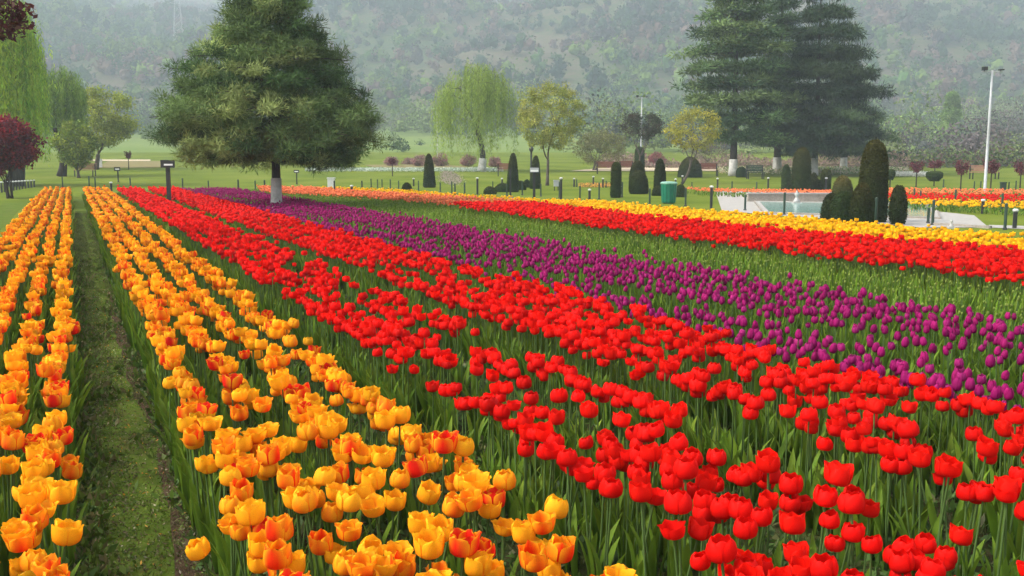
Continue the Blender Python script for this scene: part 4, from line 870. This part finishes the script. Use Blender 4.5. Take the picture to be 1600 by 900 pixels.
# ------------------------------------------------------------------ signs, boxes, poles
def Rz(a): c, s = math.cos(a), math.sin(a); return np.array([[c, -s, 0], [s, c, 0], [0, 0, 1]])
RF = Rz(-YAW)
def sign(x, yb, bx0, bx1, by0, by1, pw, label, face_='black', mark=None, D=None):
    P = G(x, yb) if D is None else atD(x, D); s = mpp(P); z1, z0 = hpx(P, by0), hpx(P, by1); root = thing('sign_board', P, label, 'sign'); w_ = pw * s
    mb = MB(); mb.box(-w_, w_, -w_ * .6, w_ * .6, 0, z0 + .02, M=RF); mb.box(-w_ * 1.6, w_ * 1.6, -w_ * 1.3, w_ * 1.3, 0, .05, M=RF); mb.build('post', M_black, root)
    a, b = (bx0 - x) * s, (bx1 - x) * s; T = np.array([[1, 0, 0], [0, 1, -.35], [0, .35, 1]])
    mb = MB(); mb.box(a, b, -w_ * .6 - .05, -w_ * .6 - .005, z0, z1, M=RF); bo = mb.build('board', M_black if face_ == 'black' else M_grey, root)
    if mark:
        for (u0, u1, v0, v1) in mark:
            q = MB(); q.box(a + (b - a) * u0, a + (b - a) * u1, -w_ * .6 - .056, -w_ * .6 - .0505, z0 + (z1 - z0) * v0, z0 + (z1 - z0) * v1, M=RF); q.build('lettering_panel', M_text, bo)
    return root
sign(265.5, 333, 256, 277.5, 250, 262, 3.0, 'large black sign board on a thick black post in the far red tulips', mark=[(.25, .88, .28, .5)])
sign(185, 285, 180, 189.5, 261, 267, .9, 'small black sign with white panel on a thin post behind the red bed', mark=[(.2, .85, .3, .62)])
sign(464, 288, 460, 468, 265.5, 270, .9, 'small sign on a thin black post right of the pine trunk', mark=[(.15, .85, .3, .62)])
sign(834.5, 315, 828, 841.5, 262, 269, 2.0, 'white topped sign on a black post between the clipped cones', face_='white', mark=[(.05, .95, .1, .5)])
P = G(797.5, 311); root = thing('sign_post', P, 'thin black sign post in front of the left clipped cone', 'post'); s = mpp(P); mb = MB(); mb.box(-.035, .035, -.03, .03, 0, hpx(P, 262), M=RF); mb.build('pole', M_black, root)
mb = MB(); mb.box(-.12, .12, -.1, .1, 0, .07, M=RF); mb.build('foot', M_stone, root)
P = atD(830, 66); root = thing('lamp_post', P, 'tall black post rising behind the white topped sign', 'lamp post'); mb = MB(); H = hpx(P, 228); mb.lathe([(.1, 0), (.09, .3), (.07, H * .5), (.07, H * .8)], 10); mb.build('pole', M_black, root)
mb = MB(); mb.lathe([(.07, H * .8), (.15, H * .86), (.16, H * .92), (.05, H)], 12); mb.build('lamp_head', M_black, root)
def lamp_pole(x, D, yt, label, side):
    P = atD(x, D); H = hpx(P, yt); root = thing('lamp_pole', P, label, 'lamp pole'); mb = MB()
    mb.lathe([(.16, 0), (.15, .04), (.07, .05), (.06, H * .5), (.045, H)], 12); mb.build('pole', M_grey, root, smooth=True)
    ab = MB(); ab.tube([CR * -.5 + [0, 0, H - .05], CR * .5 + [0, 0, H - .05]], [.025, .025], 6); ab.build('cross_arm', M_grey, root)
    for q in (-.38, .38):
        hb = MB(); hb.box(q - .10, q + .10, -.15, .05, H, H + (.16 if q * side > 0 else .05), M=RF); hb.box(q - .02, q + .02, -.02, .02, H - .05, H, M=RF); hb.build('floodlight', M_black, root)
lamp_pole(1541, 45, 110, 'tall white lamp pole with cross arm at the right', -1); lamp_pole(1001, 80, 152, 'pale lamp pole rising out of the bronze-leaved tree', -1)
P = atD(683.5, 92); root = thing('white_pole', P, 'thin pale pole at the left side of the willow', 'pole'); mb = MB(); mb.lathe([(.10, 0), (.09, .1), (.05, .12), (.04, hpx(P, 178))], 8); mb.build('pole', M_cap, root)
# power pylon far on the hill
P = atD(288, 480); H = 30; root = thing('power_pylon', P, 'faint lattice pylon on the hillside left of the big pine', 'pylon'); mb = MB()
for sx in (-1, 1):
    for sy in (-1, 1): mb.tube([(sx * 2.6, sy * 2.6, 0), (sx * .5, sy * .5, H)], [.07, .05], 4)
for i in range(9):
    z0, z1 = H * i / 9, H * (i + 1) / 9; w0, w1 = 2.6 - 2.1 * i / 9, 2.6 - 2.1 * (i + 1) / 9
    for sy in (-1, 1):
        mb.tube([(-w0, sy * w0, z0), (w1, sy * w1, z1)], [.035, .035], 4); mb.tube([(w0, sy * w0, z0), (-w1, sy * w1, z1)], [.035, .035], 4); mb.tube([(sy * w0, -w0, z0), (sy * w1, w1, z1)], [.035, .035], 4)
mb.build('lattice', M_grey, root)
for z in (.7, .82, .94): ab = MB(); ab.tube([(-3.6, 0, H * z), (3.6, 0, H * z)], [.1, .1], 4); ab.tube([(-3.6, 0, H * z), (0, 0, H * z + 1.5), (3.6, 0, H * z)], [.06, .06, .06], 4); ab.build('cross_arm', M_grey, root)
# green bin
P = G(1044.5, 318); s = mpp(P); H = hpx(P, 287); root = thing('litter_bin', P, 'green ribbed litter bin with pale green lid on the lawn', 'litter bin'); rB, rT = 10.6 * s, 12.3 * s
mb = MB(); n = 48; th = np.arange(n) * 2 * np.pi / n; rib = 1 + .03 * np.where(np.arange(n) % 4 < 2, 1, -1); V = []
for z, r in ((0.02, rB * .9), (.05, rB), (H * .5, (rB + rT) / 2), (H, rT)): V.append(np.stack([r * rib * np.cos(th), r * rib * np.sin(th), z + 0 * th], -1))
mb.add(np.concatenate(V), [[a * n + j, a * n + (j + 1) % n, (a + 1) * n + (j + 1) % n, (a + 1) * n + j] for a in range(3) for j in range(n)]); mb.build('body', M_bin, root)
mb = MB(); mb.lathe([(rT * .5, H - .02), (rT * 1.10, H - .01), (rT * 1.12, H + .025), (rT * .9, hpx(P, 284)), (rT * .2, hpx(P, 283.3))], 8); mb.build('lid', M_binlid, root)
mb = MB(); mb.lathe([(rB * .8, 0), (rB * .86, .03)], 16); mb.build('base_ring', M_black, root)
# small service boxes
def sbox(x, yb, hw, yt, lab, mat, D=None, legs=0.0, name='service_box'):
    P = G(x, yb) if D is None else atD(x, D); s = mpp(P); H = hpx(P, yt); root = thing(name, P, lab, 'box'); w_ = hw * s; z0 = H * legs
    mb = MB(); mb.box(-w_, w_, -w_ * .6, w_ * .6, z0, H, M=RF); mb.build('cabinet', mat, root)
    mb = MB(); mb.box(-w_ * 1.15, w_ * 1.15, -w_ * .75, w_ * .75, H, H + .05, M=RF); mb.build('cap', mat, root)
    if legs:
        for q in (-1, 1): mb = MB(); mb.box(q * w_ * .7 - .02, q * w_ * .7 + .02, -.02, .02, 0, z0, M=RF); mb.build('leg', M_black, root)
    return root
sbox(518, 295, 5.5, 279, 'white painted box with a wider cap behind the coral strip', M_cap)
sbox(869, 298, 4, 283, 'pale grey-green meter box on legs right of the yellow tree trunk', M_grey, legs=.45)
sbox(1567, 297, 4, 286, 'dark green bin shaped box behind the bands at the right', M_green, name='service_box')
sbox(157, 262, 2.6, 249, 'white upright box at the right end of the left bench', M_cap)
# benches
def bench(x0, x1, yt, yb, lab, mat, D):
    xc = (x0 + x1) / 2; P = atD(xc, D); s = mpp(P); w_ = (x1 - x0) / 2 * s; H = .85; root = thing('park_bench', P, lab, 'bench', 'benches along the far path')
    mb = MB(); mb.box(-w_, w_, -.25, .2, .42, .46, M=RF); mb.build('seat', mat, root)
    mb = MB()
    for i in range(4): mb.box(-w_, w_, .22 + i * .02, .25 + i * .02, .50 + i * .10, .585 + i * .10, M=RF)
    mb.build('backrest', mat, root)
    for q in (-1, 1):
        for yq in (-.22, .2): mb = MB(); mb.box(q * (w_ - .06) - .03, q * (w_ - .06) + .03, yq - .03, yq + .03, 0, .42 if yq < 0 else H, M=RF); mb.build('leg', M_black, root)
        mb = MB(); mb.box(q * (w_ - .03) - .03, q * (w_ - .03) + .03, -.27, .25, .62, .66, M=RF); mb.build('armrest', M_black, root)
bench(117, 148, 250, 262, 'reddish pale bench under the round tree at the left', M_bench2, 66)
bench(777, 806, 261, 272, 'dark red bench left of the clipped cone by the signs', M_bench, 66)
bench(932, 962, 263, 272, 'dark red bench left of the slim clipped column', M_bench, 70)
bench(968, 990, 263, 272, 'dark red bench partly hidden behind the flat topped column', M_bench, 71)
bench(1094, 1122, 264, 274, 'dark red bench between the big dark dome and the cedar', M_bench, 66)
bench(1167, 1194, 270, 277, 'low dark bench between two cedar trunks', M_green, 62)
bench(1517, 1560, 274, 284, 'long brown bench behind the tall lamp pole', M_bench2, 62)
# ------------------------------------------------------------------ pool
pw = [G(1168, 306), G(1290, 304), G(1472, 322), G(1470, 351), G(1240, 341), G(1165, 330)]
A_, B_, C_, D_ = G(1178, 316)[:2], G(1462, 321)[:2], G(1470, 343)[:2], G(1192, 334)[:2]
root = thing('pool', (*((A_ + B_ + C_ + D_) / 4), 0), 'shallow stone pool with turquoise water behind the clipped bushes', 'pool'); cen = (A_ + B_ + C_ + D_) / 4
q4 = np.array([A_, B_, C_, D_]) - cen
def ring(qo, qi, z0, z1, mat, name):
    V = []; 
    for q in (qo, qi):
        for z in (z0, z1):
            for p in q: V.append((p[0], p[1], z))
    Q = []
    for i in range(4):
        j = (i + 1) % 4
        Q += [[i, j, 4 + j, 4 + i], [8 + j, 8 + i, 12 + i, 12 + j], [4 + i, 4 + j, 12 + j, 12 + i]]
    mb = MB(); mb.add(V, Q); return mb.build(name, mat, root)
ring(q4, q4 * .985, 0, .06, M_stone, 'coping'); ring(q4 * .9845, q4 * .93, 0.02, .05, M_pave, 'inner_ledge')
mb = MB(); mb.add(np.hstack([q4 * .9295, np.full((4, 1), .035)]), [[0, 1, 2, 3][::-1]]); mb.build('water', M_water, root)
def wall(p, q, th, h, lab, name='low_wall', mat=None, cap=True):
    p = np.array(p); q = np.array(q); c = (p + q) / 2; L = np.linalg.norm(q - p) / 2; a = math.atan2(q[1] - p[1], q[0] - p[0]); M_ = Rz(a); r_ = thing(name, (*c, 0), lab, 'wall')
    mb = MB(); mb.box(-L, L, -th / 2, th / 2, 0, h, M=M_); mb.build('masonry', mat or M_stone, r_)
    if cap: mb = MB(); mb.box(-L - .03, L + .03, -th / 2 - .04, th / 2 + .04, h, h + .05, M=M_); mb.build('coping', M_pave, r_)
wall(G(1168, 315)[:2], G(1300, 315)[:2], .22, .27, 'low stone wall with pale coping behind the marble finial')
wall(G(1460, 352)[:2], G(1548, 357)[:2], .12, .06, 'low dark kerb along the front of the white paving', name='kerb_wall', cap=False)
def finial(x, yb, yt, lab):
    P = G(x, yb); H = hpx(P, yt); root = thing('marble_finial', P, lab, 'fountain'); mb = MB(); mb.box(-H * .28, H * .28, -H * .28, H * .28, 0, H * .14, M=RF); mb.build('plinth', M_white, root)
    mb = MB(); mb.lathe([(H * .26, H * .14), (H * .22, H * .25), (H * .10, H * .45), (H * .08, H * .55), (H * .16, H * .66), (H * .15, H * .76), (H * .06, H * .85), (H * .05, H * .93), (H * .01, H)], 14); mb.build('fountain_head', M_white, root, smooth=True)
finial(1244.5, 319, 297, 'white marble finial on the left part of the pool wall'); finial(1486, 357, 341, 'small pinkish marble finial in front of the white paving')
P = G(1291, 306); root = thing('stone_block', P, 'small white block under the bollard behind the pool', 'block'); s = mpp(P); mb = MB(); mb.box(-3.3 * s, 3.3 * s, -.1, .1, 0, .12, M=RF); mb.box(-3.8 * s, 3.8 * s, -.13, .13, .12, .16, M=RF); mb.build('block', M_white, root)

# far flower ribbons, each an uncountable mass
def ribbon(name, label, a, b, c, d, n, cols, sz=.12, h=.15):
    a, b, c, d = [G(*q)[:2] for q in (a, b, c, d)]; u = rng.random(n)[:, None]; v = rng.random(n)[:, None]; u, v = (.5 + .24 * rng.normal(size=(n, 1)), .5 + .26 * rng.normal(size=(n, 1))) if 'patch' in name else (u, v); XY = (a * (1 - u) + b * u) * (1 - v) + (c * (1 - u) + d * u) * v
    z = terr(XY[:, 0], XY[:, 1]) + h * rng.random(n) * (1 if h < .5 else np.clip(2.6 * (fbm(XY[:, 0] * .35, XY[:, 1] * .35, 2) - .22), .08, 1.5)); P_ = np.column_stack([XY, z]); cc = np.array(cols)[rng.integers(0, len(cols), n)] * (.75 + .4 * rng.random(n))[:, None]
    mb = MB(); mb.cards(P_, unit(n) * [1, 1, .6] + [0, 0, .5], sz, sz * .8, cc); tag(mb.build(name, M_leaf), label, 'flowers', kind='stuff')
ribbon('white_flower_strip', 'long pale ribbon of white flowers across the lawn behind the lone cone', (478, 265), (785, 265), (478, 268), (785, 268.5), 9000, ((.62, .66, .56), (.5, .58, .48), (.3, .4, .25)))
ribbon('pink_flower_patch', 'pale pink flower patch on the lawn right of the lone clipped cone', (688, 270), (712, 271), (692, 287), (724, 286), 6000, ((.46, .36, .32), (.42, .34, .28), (.20, .24, .08)), .07, .10)
ribbon('cream_flower_strip', 'cream flowers beyond the lawn below the cedars', (1120, 266), (1420, 266), (1120, 272), (1420, 273), 6000, ((.65, .6, .42), (.6, .45, .35), (.2, .28, .1), (.2, .28, .1)), .12, .3)
ribbon('white_daffodil_strip', 'white flower line beyond the lawn at the right', (1385, 273), (1460, 273), (1385, 276), (1460, 276), 3000, ((.8, .78, .7), (.7, .7, .6)), .12, .2)
ribbon('orange_flower_strip', 'orange flower ribbon on the lawn left of the clipped columns', (905, 290), (960, 290), (905, 293), (960, 293), 2500, ((.85, .4, .1), (.85, .5, .1), (.2, .25, .06)), .07, .14)
ribbon('low_shrubbery', 'low green and purple shrubs beyond the lawn at the right edge', (1385, 250), (1640, 250), (1400, 262), (1640, 263), 8000, ((.08, .12, .03), (.14, .17, .05), (.13, .09, .08), (.07, .09, .05)), .3, 1.3)
ribbon('dry_shrub_band', 'low dry pinkish shrubs beyond the benches', (940, 258), (1420, 257), (940, 263), (1420, 264), 9000, ((.30, .22, .17), (.25, .22, .12), (.32, .2, .18)), .22, .9)

# ------------------------------------------------------------------ haze
hb = MB(); hb.box(-1250, 1250, -80, 1560, -1.5, 420, M=RF); ho = hb.build('haze', None or bpy.data.materials.new('haze_air')); tag(ho, kind='stuff'); ho['label'] = 'pale blue morning mist lying over the garden and hillside'
hm = ho.data.materials[0]; hm.use_nodes = True; hn = hm.node_tree; hn.nodes.clear(); out = hn.nodes.new('ShaderNodeOutputMaterial'); pv = hn.nodes.new('ShaderNodeVolumePrincipled')
pv.inputs['Color'].default_value = (.64, .735, .82, 1); pv.inputs['Density'].default_value = .00105; pv.inputs['Anisotropy'].default_value = .0; hn.links.new(pv.outputs[0], out.inputs['Volume'])
